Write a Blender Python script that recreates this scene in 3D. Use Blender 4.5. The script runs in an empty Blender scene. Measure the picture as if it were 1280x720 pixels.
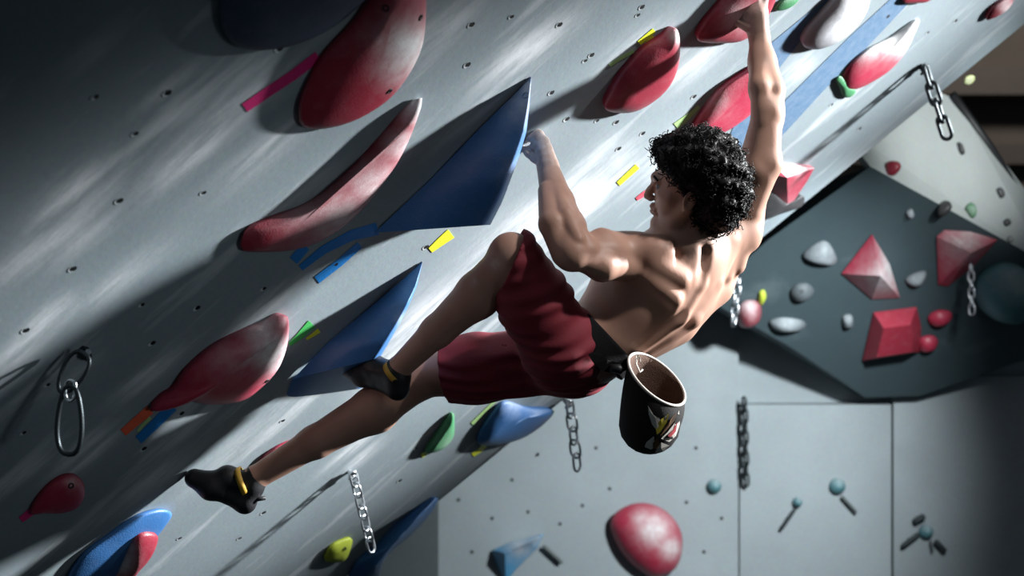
import bpy, math, random
import numpy as np
from mathutils import Vector, Matrix

random.seed(7)
rng = np.random.default_rng(11)
SC = bpy.context.scene
COL = SC.collection
F = 1778.0                      # focal length in pixels of the 1280x720 frame (50 mm lens)
CAMZ = 2.6
CAM = Vector((0, 0, CAMZ))

# ------------------------------------------------------------------ helpers
def ray(u, v):
    return Vector(((u - 640.0) / F, 1.0, -(v - 360.0) / F))

def P(u, v, y):
    """point of the place seen at pixel u, v, at distance y in front of the camera"""
    return CAM + ray(u, v) * y

def px(p):
    q = p - CAM
    return 640 + F * q.x / q.y, 360 - F * q.z / q.y

class Plane:
    def __init__(self, pt, n, up=None):
        self.n = n.normalized()
        self.p = pt.copy()
        if up is None:
            up = Vector((0, 0, 1))
        self.e1 = (up - self.n * up.dot(self.n)).normalized()
        self.e2 = self.n.cross(self.e1).normalized()
    def hit(self, u, v, off=0.0):
        r = ray(u, v)
        t = (self.p + self.n * off - CAM).dot(self.n) / r.dot(self.n)
        return CAM + r * t
    def uv(self, w):
        d = w - self.p
        return d.dot(self.e1), d.dot(self.e2)
    def at(self, a, b, off=0.0):
        return self.p + self.e1 * a + self.e2 * b + self.n * off

def link(o, parent=None):
    COL.objects.link(o)
    if parent is not None:
        o.parent = parent
        o.matrix_parent_inverse = Matrix.Identity(4)
    return o

def mesh_obj(name, verts, faces, mat, parent=None, loc=None, smooth=True, attrs=None, mats=None, midx=None):
    """one mesh object; verts are world points, loc the origin"""
    base = Vector((0, 0, 0))
    if parent is not None:
        base = parent_origin(parent)
    origin = Vector(loc) if loc is not None else (base if parent is not None else Vector((0, 0, 0)))
    me = bpy.data.meshes.new(name)
    if isinstance(verts, np.ndarray):
        vv = (verts - np.array(origin)).tolist()
    else:
        vv = [tuple(Vector(v) - origin) for v in verts]
    me.from_pydata(vv, [], faces)
    if mats:
        for m in mats: me.materials.append(m)
        if midx is not None:
            me.polygons.foreach_set('material_index', np.array(midx, dtype=np.int32))
    elif mat is not None:
        me.materials.append(mat)
    if smooth:
        me.polygons.foreach_set('use_smooth', np.ones(len(me.polygons), dtype=bool))
    if attrs:
        for k, vals in attrs.items():
            at = me.attributes.new(k, 'FLOAT', 'POINT')
            at.data.foreach_set('value', np.array(vals, dtype=np.float32))
    me.update()
    o = bpy.data.objects.new(name, me)
    o.location = origin - base if parent is not None else origin
    return link(o, parent)

_org = {}
def parent_origin(o):
    p = Vector(o.location)
    while o.parent is not None:
        o = o.parent
        p = p + Vector(o.location)
    return p

def empty(name, loc):
    o = bpy.data.objects.new(name, None)
    o.empty_display_size = 0.05
    o.location = loc
    return link(o)

def tag(o, label, cat, group=None):
    o['label'] = label
    o['category'] = cat
    if group: o['group'] = group
    return o

def struct(o):
    o['kind'] = 'structure'
    return o

# ------------------------------------------------------------------ materials
def nodes(name):
    m = bpy.data.materials.new(name)
    m.use_nodes = True
    nt = m.node_tree
    return m, nt, nt.nodes['Principled BSDF']

def srgb(r, g, b):
    def f(c):
        c /= 255.0
        return c / 12.92 if c <= 0.04045 else ((c + 0.055) / 1.055) ** 2.4
    return (f(r), f(g), f(b), 1.0)

def simple(name, col, rough=0.5, metal=0.0, var=0.25, scale=30.0, bump=0.15, bscale=180.0, spec=0.5, detail=4):
    """colour broken up by noise, fine bump"""
    m, nt, bs = nodes(name)
    L = nt.links
    tc = nt.nodes.new('ShaderNodeTexCoord')
    n1 = nt.nodes.new('ShaderNodeTexNoise'); n1.inputs['Scale'].default_value = scale; n1.inputs['Detail'].default_value = detail
    L.new(tc.outputs['Object'], n1.inputs['Vector'])
    mx = nt.nodes.new('ShaderNodeMix'); mx.data_type = 'RGBA'
    c = Vector(col[:3])
    mx.inputs[6].default_value = (*(c * (1 - var)), 1)
    mx.inputs[7].default_value = (*(Vector([min(1, x) for x in c * (1 + var)])), 1)
    L.new(n1.outputs['Fac'], mx.inputs[0])
    L.new(mx.outputs[2], bs.inputs['Base Color'])
    bs.inputs['Roughness'].default_value = rough
    bs.inputs['Metallic'].default_value = metal
    bs.inputs['Specular IOR Level'].default_value = spec
    if bump:
        n2 = nt.nodes.new('ShaderNodeTexNoise'); n2.inputs['Scale'].default_value = bscale; n2.inputs['Detail'].default_value = 3
        L.new(tc.outputs['Object'], n2.inputs['Vector'])
        b = nt.nodes.new('ShaderNodeBump'); b.inputs['Strength'].default_value = bump; b.inputs['Distance'].default_value = 0.004
        L.new(n2.outputs['Fac'], b.inputs['Height'])
        L.new(b.outputs['Normal'], bs.inputs['Normal'])
    return m

def chalky(name, col, rough=0.45, chalk=(0.72, 0.72, 0.72), bump=0.25, nscale=28.0, base_dust=0.05):
    """resin or painted wood with rubbed-in chalk where the point attribute 'chalk' is high"""
    m, nt, bs = nodes(name)
    L = nt.links
    tc = nt.nodes.new('ShaderNodeTexCoord')
    at = nt.nodes.new('ShaderNodeAttribute'); at.attribute_name = 'chalk'
    n1 = nt.nodes.new('ShaderNodeTexNoise'); n1.inputs['Scale'].default_value = nscale; n1.inputs['Detail'].default_value = 6
    n1.inputs['Roughness'].default_value = 0.65
    L.new(tc.outputs['Object'], n1.inputs['Vector'])
    ma = nt.nodes.new('ShaderNodeMath'); ma.operation = 'MULTIPLY_ADD'   # noise*0.9 + (-0.45)
    ma.inputs[1].default_value = 1.1; ma.inputs[2].default_value = -0.55
    L.new(n1.outputs['Fac'], ma.inputs[0])
    mm = nt.nodes.new('ShaderNodeMath'); mm.operation = 'MULTIPLY'       # centred noise weighted by chalk
    L.new(ma.outputs[0], mm.inputs[0])
    sq = nt.nodes.new('ShaderNodeMath'); sq.operation = 'MULTIPLY_ADD'; sq.inputs[1].default_value = 1.3; sq.inputs[2].default_value = 0.15
    L.new(at.outputs['Fac'], sq.inputs[0]); L.new(sq.outputs[0], mm.inputs[1])
    ad = nt.nodes.new('ShaderNodeMath'); ad.operation = 'ADD'; ad.use_clamp = True
    L.new(at.outputs['Fac'], ad.inputs[0]); L.new(mm.outputs[0], ad.inputs[1])
    a2 = nt.nodes.new('ShaderNodeMath'); a2.operation = 'ADD'; a2.use_clamp = True; a2.inputs[1].default_value = base_dust
    L.new(ad.outputs[0], a2.inputs[0])
    mx = nt.nodes.new('ShaderNodeMix'); mx.data_type = 'RGBA'
    mx.inputs[6].default_value = (*col[:3], 1); mx.inputs[7].default_value = (*chalk, 1)
    L.new(a2.outputs[0], mx.inputs[0])
    L.new(mx.outputs[2], bs.inputs['Base Color'])
    mr = nt.nodes.new('ShaderNodeMapRange'); mr.inputs['To Min'].default_value = rough; mr.inputs['To Max'].default_value = 0.95
    L.new(a2.outputs[0], mr.inputs['Value']); L.new(mr.outputs[0], bs.inputs['Roughness'])
    n2 = nt.nodes.new('ShaderNodeTexNoise'); n2.inputs['Scale'].default_value = 220; n2.inputs['Detail'].default_value = 2
    L.new(tc.outputs['Object'], n2.inputs['Vector'])
    b = nt.nodes.new('ShaderNodeBump'); b.inputs['Strength'].default_value = bump; b.inputs['Distance'].default_value = 0.003
    L.new(n2.outputs['Fac'], b.inputs['Height']); L.new(b.outputs['Normal'], bs.inputs['Normal'])
    return m

def wall_material(name, base, streak, chalk_amt=1.0, stretch=(1.2, 7.0, 7.0)):
    m, nt, bs = nodes(name)
    L = nt.links
    tc = nt.nodes.new('ShaderNodeTexCoord')
    mp = nt.nodes.new('ShaderNodeMapping'); mp.inputs['Scale'].default_value = stretch
    L.new(tc.outputs['Object'], mp.inputs['Vector'])
    def noise(scale, detail, rough=0.55, vec=None):
        n = nt.nodes.new('ShaderNodeTexNoise'); n.inputs['Scale'].default_value = scale
        n.inputs['Detail'].default_value = detail; n.inputs['Roughness'].default_value = rough
        L.new(vec if vec is not None else mp.outputs[0], n.inputs['Vector']); return n
    ns = noise(1.1, 6); nb = noise(2.2, 4, 0.5, tc.outputs['Object']); nf = noise(60, 4, 0.6, tc.outputs['Object'])
    r1 = nt.nodes.new('ShaderNodeMapRange'); r1.inputs['From Min'].default_value = 0.56; r1.inputs['From Max'].default_value = 0.80
    r1.inputs['To Max'].default_value = 0.75 * chalk_amt
    L.new(ns.outputs['Fac'], r1.inputs['Value'])
    at = nt.nodes.new('ShaderNodeAttribute'); at.attribute_name = 'chalk'
    n3 = noise(3.2, 6, 0.65)
    r3 = nt.nodes.new('ShaderNodeMapRange'); r3.inputs['From Min'].default_value = 0.36; r3.inputs['From Max'].default_value = 0.60
    r3.inputs['To Min'].default_value = 0.28
    L.new(n3.outputs['Fac'], r3.inputs['Value'])
    mul = nt.nodes.new('ShaderNodeMath'); mul.operation = 'MULTIPLY'
    L.new(at.outputs['Fac'], mul.inputs[0]); L.new(r3.outputs[0], mul.inputs[1])
    mxm = nt.nodes.new('ShaderNodeMath'); mxm.operation = 'ADD'; mxm.use_clamp = True
    L.new(mul.outputs[0], mxm.inputs[0]); L.new(r1.outputs[0], mxm.inputs[1])
    c0 = nt.nodes.new('ShaderNodeMix'); c0.data_type = 'RGBA'
    b = Vector(base[:3])
    c0.inputs[6].default_value = (*(b * 0.80), 1); c0.inputs[7].default_value = (*(b * 1.18), 1)
    L.new(nb.outputs['Fac'], c0.inputs[0])
    c1 = nt.nodes.new('ShaderNodeMix'); c1.data_type = 'RGBA'; c1.blend_type = 'MULTIPLY'; c1.inputs[0].default_value = 0.25
    L.new(c0.outputs[2], c1.inputs[6]); L.new(nf.outputs['Color'], c1.inputs[7])
    c2 = nt.nodes.new('ShaderNodeMix'); c2.data_type = 'RGBA'
    c2.inputs[7].default_value = (*streak[:3], 1)
    L.new(c1.outputs[2], c2.inputs[6]); L.new(mxm.outputs[0], c2.inputs[0])
    L.new(c2.outputs[2], bs.inputs['Base Color'])
    bs.inputs['Roughness'].default_value = 0.8
    bs.inputs['Specular IOR Level'].default_value = 0.25
    bp = nt.nodes.new('ShaderNodeBump'); bp.inputs['Strength'].default_value = 0.25; bp.inputs['Distance'].default_value = 0.002
    L.new(nf.outputs['Fac'], bp.inputs['Height']); L.new(bp.outputs['Normal'], bs.inputs['Normal'])
    return m

M = {}
M['wall'] = wall_material('wall_paint', (0.268, 0.325, 0.352), (0.80, 0.83, 0.86))
M['wall_back'] = wall_material('back_wall_paint', (0.36, 0.41, 0.43), (0.55, 0.6, 0.62), 0.3, (1, 1, 1))
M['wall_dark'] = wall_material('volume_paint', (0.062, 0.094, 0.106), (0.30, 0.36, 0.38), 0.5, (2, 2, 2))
M['fascia'] = wall_material('fascia_paint', (0.50, 0.54, 0.53), (0.7, 0.74, 0.74), 0.3, (1, 1, 1))
M['brown'] = simple('roof_boards', (0.075, 0.066, 0.058, 1), 0.8, scale=2, var=0.3)
M['beam'] = simple('roof_beam', (0.045, 0.039, 0.036, 1), 0.7)
M['blackmetal'] = simple('dark_trim', (0.012, 0.013, 0.015, 1), 0.5)
M['floor'] = simple('mat_vinyl', (0.05, 0.055, 0.065, 1), 0.6, scale=3)
M['hole'] = simple('bolt_recess', (0.004, 0.005, 0.006, 1), 0.6, var=0, bump=0)
M['red'] = chalky('red_resin', (0.30, 0.012, 0.034, 1), 0.42, base_dust=.02)
M['redpink'] = chalky('pink_red_resin', (0.38, 0.015, 0.05, 1), 0.42, base_dust=.02)
M['darkred'] = chalky('deep_red_resin', (0.24, 0.010, 0.028, 1), 0.38, base_dust=.02)
M['navy'] = chalky('navy_resin', (0.014, 0.04, 0.085, 1), 0.5)
M['blue'] = chalky('blue_resin', (0.006, 0.12, 0.36, 1), 0.42)
M['skyblue'] = chalky('light_blue_resin', (0.03, 0.26, 0.5, 1), 0.45)
M['grey'] = chalky('grey_resin', (0.2, 0.2, 0.22, 1), 0.5, chalk=(0.8, 0.82, 0.84))
M['greydark'] = chalky('dark_grey_resin', (0.07, 0.085, 0.095, 1), 0.6, chalk=(0.5, 0.55, 0.58))
M['teal'] = chalky('teal_resin', (0.025, 0.16, 0.19, 1), 0.5)
M['green'] = chalky('green_resin', (0.015, 0.20, 0.06, 1), 0.5)
M['lime'] = chalky('lime_resin', (0.45, 0.55, 0.02, 1), 0.5)
M['black'] = chalky('black_resin', (0.012, 0.013, 0.016, 1), 0.45)
M['steel'] = simple('galvanised_steel', (0.62, 0.65, 0.68, 1), 0.28, 1.0, var=0.15, bump=0.1)
M['darksteel'] = simple('dark_steel', (0.05, 0.06, 0.065, 1), 0.42, 0.85, var=0.2, bump=0.1)
M['tape_pink'] = simple('pink_tape', (0.72, 0.03, 0.2, 1), 0.55, var=0.1)
M['tape_blue'] = simple('blue_tape', (0.012, 0.19, 0.55, 1), 0.5, var=0.12)
M['tape_yellow'] = simple('yellow_tape', (0.72, 0.78, 0.03, 1), 0.5, var=0.1)
M['tape_green'] = simple('green_tape', (0.06, 0.42, 0.10, 1), 0.5, var=0.12)
M['tape_orange'] = simple('orange_tape', (0.85, 0.13, 0.06, 1), 0.5, var=0.1)
M['tape_red'] = simple('red_tape', (0.85, 0.08, 0.12, 1), 0.5, var=0.1)
M['tape_lgreen'] = simple('pale_green_tape', (0.35, 0.55, 0.22, 1), 0.5, var=0.1)
M['stripe'] = chalky('blue_wall_stripe', (0.018, 0.10, 0.21, 1), 0.8, base_dust=0.03)
M['stick'] = simple('dark_stick', (0.02, 0.03, 0.034, 1), 0.6)
M['stick_grey'] = simple('grey_stick', (0.10, 0.12, 0.12, 1), 0.6)

# ------------------------------------------------------------------ the climbing wall
S = Vector((0.75, 0.0, 0.66)).normalized()
H = Vector((0.6, 0.8, 0.0))
NW = -(S.cross(H)).normalized()
d0 = P(930, 15, 4.3)
WALL = Plane(d0, NW, S)          # e1 runs up the slope
T = WALL.e2                      # across the slope
if T.y < 0:
    T = -T

# front face as a grid in slope coordinates; far edge through the pixels (550,625), (1280,30)
def st(w):
    d = w - d0
    return d.dot(S), d.dot(T)
e1s, e1t = st(WALL.hit(550, 625)); e2s, e2t = st(WALL.hit(1280, 30))
def edge_t(s):
    return e1t + (e2t - e1t) * (s - e1s) / (e2s - e1s)
s_floor = (0.02 - d0.z) / S.z
smears = [  # u, v, length px along the slope, width px, strength: chalk rubbed on the wall
    (660, 62, 70, 16, 1.0), (725, 250, 60, 20, 1.0), (790, 60, 50, 14, .5), (665, 285, 90, 26, .9), (240, 190, 70, 16, 1.1), (395, 230, 40, 10, .5), (330, 385, 60, 8, .7), (25, 440, 60, 12, .8), (60, 400, 40, 14, .9), (150, 350, 70, 12, .5), (105, 300, 60, 10, .5), (90, 470, 40, 8, .4), (190, 600, 60, 10, .7), (100, 560, 45, 7, .9),
    (265, 165, 50, 12, .6), (90, 240, 60, 16, 1.0), (60, 300, 90, 16, .9), (210, 110, 45, 6, .5), (300, 130, 90, 20, .6),
    (110, 570, 50, 8, .8), (35, 590, 36, 6, .6), (185, 470, 50, 10, .7), (600, 140, 60, 10, .6), (540, 400, 90, 26, .9),
    (500, 440, 60, 20, .8), (870, 80, 50, 12, .7), (1090, 190, 60, 12, .5), (1000, 85, 20, 10, .6), (440, 560, 40, 5, .8),
    (300, 560, 80, 14, .35), (120, 650, 60, 10, .4), (430, 20, 60, 18, .4), (560, 30, 60, 22, .5), (840, 190, 60, 22, .5),
    (120, 60, 50, 10, .35), (650, 545, 60, 12, .5), (330, 190, 80, 18, .4), (455, 570, 30, 5, .8), (770, 210, 40, 30, .5)]
NS, NT = 190, 150
ss = np.linspace(s_floor, 2.6, NS)
verts = []; chk = []
hs = (math.cos(math.radians(38)), -math.sin(math.radians(38)))
for s in ss:
    te = edge_t(s)
    for j in range(NT):
        f = j / (NT - 1)
        w = d0 + S * s + T * (te - 4.3 * f)
        verts.append(w)
        c = 0.0
        if (w - CAM).y > 0.3:
            u, v = px(w)
            if -60 < u < 1340 and -60 < v < 780:
                for (a, b, ln, wd, k) in smears:
                    du, dv = u - a, v - b
                    al = du * hs[0] + dv * hs[1]; ac = -du * hs[1] + dv * hs[0]
                    q = (al / ln) ** 2 + (ac / wd) ** 2
                    if q < 6: c = max(c, k * math.exp(-q))
        chk.append(c)
faces = [(i * NT + j, i * NT + j + 1, (i + 1) * NT + j + 1, (i + 1) * NT + j) for i in range(NS - 1) for j in range(NT - 1)]
# rotate into wall axes so that the streaks run up the slope
RW = Matrix((S, T, NW)).transposed().to_4x4()
loc = [tuple(RW.inverted() @ (w - d0)) for w in verts]
# back face and rim, 14 cm behind
nv = len(loc)
ring = [j for j in range(NT)] + [i * NT + NT - 1 for i in range(1, NS)] + [(NS - 1) * NT + j for j in range(NT - 2, -1, -1)] + [i * NT for i in range(NS - 2, 0, -1)]
for r in ring:
    x, y, z = loc[r]; loc.append((x, y, z - 0.14)); chk.append(0)
nr = len(ring)
for k in range(nr):
    a, b = ring[k], ring[(k + 1) % nr]
    faces.append((a, nv + k, nv + (k + 1) % nr, b))
faces.append(tuple(nv + k for k in range(nr)))
# blue stripes painted across the wall, and the bolt holes, are surface pattern of this mesh
midx = [0] * len(faces)
def add_patch(pxs, off, mi):
    b = len(loc)
    for (u, v) in pxs:
        loc.append(tuple(RW.inverted() @ (WALL.hit(u, v, off) - d0))); chk.append(0.05)
    faces.append(tuple(range(b, b + len(pxs)))); midx.append(mi)
add_patch([(900, 200), (932, 194), (948, 140), (972, 88), (1014, 34), (1050, 0), (1080, -30), (1056, -30), (1030, 0), (965, 53), (935, 115)], 0.0015, 1)
add_patch([(962, 185), (983, 164), (1030, 113), (1081, 62), (1134, 6), (1164, -30), (1138, -30), (1112, 0), (1061, 47), (981, 126)], 0.0015, 1)
holes = [(210,115),(170,166),(92,335),(33,412),(178,380),(191,428),(247,384),(227,516),(585,80),(740,68),(732,75),(747,150),(771,152),
         (804,166),(803,8),(798,18),(709,148),(774,185),(533,308),(225,672),(354,525),(300,672),(520,560),(672,568),(120,120),(60,480),
         (330,360),(420,330),(560,245),(700,30),(640,20),(868,120),(1040,130),(1075,160),(1110,20),(1160,40),(420,560),(180,560),(30,540),
         (270,610),(330,640),(500,600),(150,250),(255,240),(350,60),(590,30),(690,115),(845,250),(1195,25)]
for (u, v) in holes:
    c = RW.inverted() @ (WALL.hit(u, v) - d0)
    rr = 0.0075 if (u * 7 + v * 13) % 3 else 0.0055
    b = len(loc); n = 12
    for k in range(n):
        a = 2 * math.pi * k / n
        loc.append((c.x + rr * math.cos(a), c.y + rr * math.sin(a), 0.0022)); chk.append(0)
    faces.append(tuple(range(b, b + n))); midx.append(2)
    # a chipped paint crescent on one side
    b = len(loc)
    for k in range(n):
        a = 2 * math.pi * k / n
        loc.append((c.x - 0.006 + rr * 1.15 * math.cos(a), c.y - .002 + rr * 1.15 * math.sin(a), 0.0012)); chk.append(1)
    faces.append(tuple(range(b, b + n))); midx.append(3)
M['chip'] = simple('bare_chip', (0.50, 0.54, 0.56, 1), 0.8, bump=0)
me = bpy.data.meshes.new('wall_left')
me.from_pydata(loc, [], faces)
for k in ('wall', 'stripe', 'hole', 'chip'): me.materials.append(M[k])
me.polygons.foreach_set('material_index', np.array(midx, dtype=np.int32))
at = me.attributes.new('chalk', 'FLOAT', 'POINT'); at.data.foreach_set('value', np.array(chk, dtype=np.float32))
wl = bpy.data.objects.new('wall_left', me)
wl.matrix_world = Matrix.Translation(d0) @ RW
link(wl); struct(wl)

# ------------------------------------------------------------------ rest of the hall
def box_px(u0, v0, u1, v1, y, depth, off=0.0):
    """front face corners seen at the pixels, at distance y"""
    a = P(u0, v0, y); c = P(u1, v1, y)
    return box(a.x, c.x, y, y + depth, c.z, a.z)

def box(x0, x1, y0, y1, z0, z1):
    v = [Vector((x, y, z)) for z in (z0, z1) for y in (y0, y1) for x in (x0, x1)]
    f = [(0, 2, 3, 1), (4, 5, 7, 6), (0, 1, 5, 4), (2, 6, 7, 3), (0, 4, 6, 2), (1, 3, 7, 5)]
    return v, f

YB = 7.2
BACK = Plane(Vector((0, YB, CAMZ)), Vector((0, -1, 0)), Vector((0, 0, 1)))
v, f = box(P(548, 0, 7.32).x, 3.6, 7.32, 7.5, 0.0, 2.88)
struct(mesh_obj('wall_back', v, f, M['wall_back'], smooth=False, loc=(0, 7.4, 0)))
def panel(name, u0, u1, vtop, y, zlow=0.0, top_slope=0.0):
    a = P(u0, vtop, y); c = P(u1, vtop, y)
    v, f = box(a.x, c.x, y, 7.32, zlow, a.z)
    return struct(mesh_obj(name, v, f, M['wall_back'], smooth=False, loc=((a.x + c.x) / 2, y, 0)))
xs_ = P(548, 0, 7.2).x
v = [Vector((x, y, z)) for z in (0.0, 2.88) for (x, y) in ((xs_, 7.2), (xs_ - 3.2, 9.6), (xs_ - 3.1, 9.75), (xs_ + .1, 7.35))]
struct(mesh_obj('wall_corner', v, [(0, 1, 5, 4), (1, 2, 6, 5), (2, 3, 7, 6), (3, 0, 4, 7), (0, 3, 2, 1), (4, 5, 6, 7)], M['wall_back'], smooth=False, loc=(xs_, 7.3, 0)))
a_ = P(548, 380, YB); c_ = P(923, 380, YB)
v, f = box(a_.x, c_.x, YB, 7.32, 0.0, a_.z); mi = [0] * 6
for (u, w_) in ((672, 568), (762, 611), (615, 648), (858, 628), (902, 648), (573, 625), (728, 632), (660, 640), (700, 655), (590, 690), (880, 690), (745, 560), (640, 600), (870, 560)):
    q = P(u, w_, YB - .0015); b_ = len(v); r_ = .009
    v += [q + Vector((r_ * math.cos(k * math.pi / 5), 0, r_ * math.sin(k * math.pi / 5))) for k in range(10)]
    f = f + [tuple(range(b_, b_ + 10))]; mi.append(1)
struct(mesh_obj('trim_1', v, f, None, mats=[M['wall_back'], M['hole']], midx=mi, smooth=False, loc=((a_.x + c_.x) / 2, YB, 0)))
panel('trim_2', 925, 1114, 506, YB - 0.02)
panel('trim_3', 1117, 1420, 470, YB + 0.03)
v, f = box(-6, 7, -3, 14, -0.1, 0.0)
struct(mesh_obj('floor', v, f, M['floor'], smooth=False))
v, f = box(-6, 7, 11, 11.2, 0.0, 6.5)
struct(mesh_obj('wall_far', v, f, M['brown'], smooth=False))
v, f = box(-6, 7, -3, 11.2, 6.5, 6.7)
struct(mesh_obj('ceiling', v, f, M['brown'], smooth=False))

# dark overhanging volume on the right, its lit front above it
A = P(1088, 208, 6.1); B = P(1310, 330, 6.5)
OVER = Plane(A, (B - A).cross(P(1082, 497, 7.12) - A), Vector((0, 0, 1)))
if OVER.n.y > 0: OVER = Plane(OVER.p, -OVER.n, Vector((0, 0, 1)))
top = [A, B] + [OVER.hit(u, v) for u, v in ((1310, 440), (1150, 495), (1082, 497), (985, 432), (880, 372), (960, 300))]
vs = list(top) + [Vector((p.x, 7.34, p.z)) for p in top]
fs = [tuple(range(8)), tuple(range(15, 7, -1))] + [((k + 1) % 8, k, 8 + k, 8 + (k + 1) % 8) for k in range(8)]
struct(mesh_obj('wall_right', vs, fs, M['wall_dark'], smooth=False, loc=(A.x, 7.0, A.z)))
# fascia
q = [A, B, P(1330, 300, 6.7), P(1196, 125, 6.5), P(1120, 90, 6.3), P(1040, 150, 6.1)]
vs = [p for p in q] + [Vector((p.x + .05, p.y + 0.25, p.z)) for p in q]
n = len(q)
fs = [tuple(range(n)), tuple(range(2 * n - 1, n - 1, -1))] + [(k, n + k, n + (k + 1) % n, (k + 1) % n) for k in range(n)]
struct(mesh_obj('wall_fascia', vs, fs, M['fascia'], smooth=False, loc=q[0]))
FAS = Plane(q[0], (q[1] - q[0]).cross(q[3] - q[0]), Vector((0, 0, 1)))
if FAS.n.y > 0: FAS = Plane(FAS.p, -FAS.n, Vector((0, 0, 1)))

def tube(pts, r, n=8, closed=False):
    """swept tube: verts and faces; r a number or one per point"""
    pts = [Vector(p) for p in pts]; m = len(pts)
    vs, fs = [], []
    prev = None
    for i, p in enumerate(pts):
        if closed: tan = (pts[(i + 1) % m] - pts[i - 1])
        else: tan = pts[min(i + 1, m - 1)] - pts[max(i - 1, 0)]
        tan.normalize()
        if prev is None:
            ref = Vector((0, 0, 1)) if abs(tan.z) < 0.9 else Vector((1, 0, 0))
            x = tan.cross(ref).normalized()
        else:
            x = (prev - tan * prev.dot(tan)).normalized()
        prev = x; y = tan.cross(x)
        rr = r[i] if hasattr(r, '__len__') else r
        for k in range(n):
            a = 2 * math.pi * k / n
            vs.append(p + x * (rr * math.cos(a)) + y * (rr * math.sin(a)))
    for i in range(m if closed else m - 1):
        for k in range(n):
            a, b = i * n + k, i * n + (k + 1) % n
            c, d = ((i + 1) % m) * n + (k + 1) % n, ((i + 1) % m) * n + k
            fs.append((a, b, c, d))
    if not closed:
        fs.append(tuple(range(n - 1, -1, -1))); fs.append(tuple((m - 1) * n + k for k in range(n)))
    return vs, fs

# dark edge trim along the fascia and roof beams beyond
vs, fs = tube([P(1190, 118, 6.48), P(1238, 185, 6.55), P(1262, 225, 6.6), P(1330, 330, 6.7)], 0.022, 8)
struct(mesh_obj('trim_4', vs, fs, M['blackmetal'], loc=vs[0]))
v, f = box(-1.0, 6.5, 10.6, 11.0, P(0, 118, 10.6).z, P(0, 84, 10.6).z)
struct(mesh_obj('trim_5', v, f, M['beam'], smooth=False, loc=v[0]))
v, f = box(-1.0, 6.5, 10.8, 11.0, P(0, 205, 10.8).z, P(0, 180, 10.8).z)
struct(mesh_obj('trim_6', v, f, M['beam'], smooth=False, loc=v[0]))

# ------------------------------------------------------------------ holds
def catmull(pts, n):
    """closed curve through pts, n samples"""
    m = len(pts); out = []
    seg = [(Vector(pts[i]) - Vector(pts[(i + 1) % m])).length for i in range(m)]
    tot = sum(seg)
    for i in range(m):
        p0, p1, p2, p3 = (Vector(pts[(i + k - 1) % m]) for k in range(4))
        cnt = max(2, round(n * seg[i] / tot))
        for k in range(cnt):
            t = k / cnt
            out.append(0.5 * ((2 * p1) + (p2 - p0) * t + (2 * p0 - 5 * p1 + 4 * p2 - p3) * t * t + (3 * p1 - p0 - 3 * p2 + p3) * t ** 3))
    return out

def straight(pts, n):
    m = len(pts); out = []
    seg = [(Vector(pts[i]) - Vector(pts[(i + 1) % m])).length for i in range(m)]
    tot = sum(seg)
    for i in range(m):
        cnt = max(1, round(n * seg[i] / tot))
        for k in range(cnt):
            out.append(Vector(pts[i]).lerp(Vector(pts[(i + 1) % m]), k / cnt))
    return out

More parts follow.
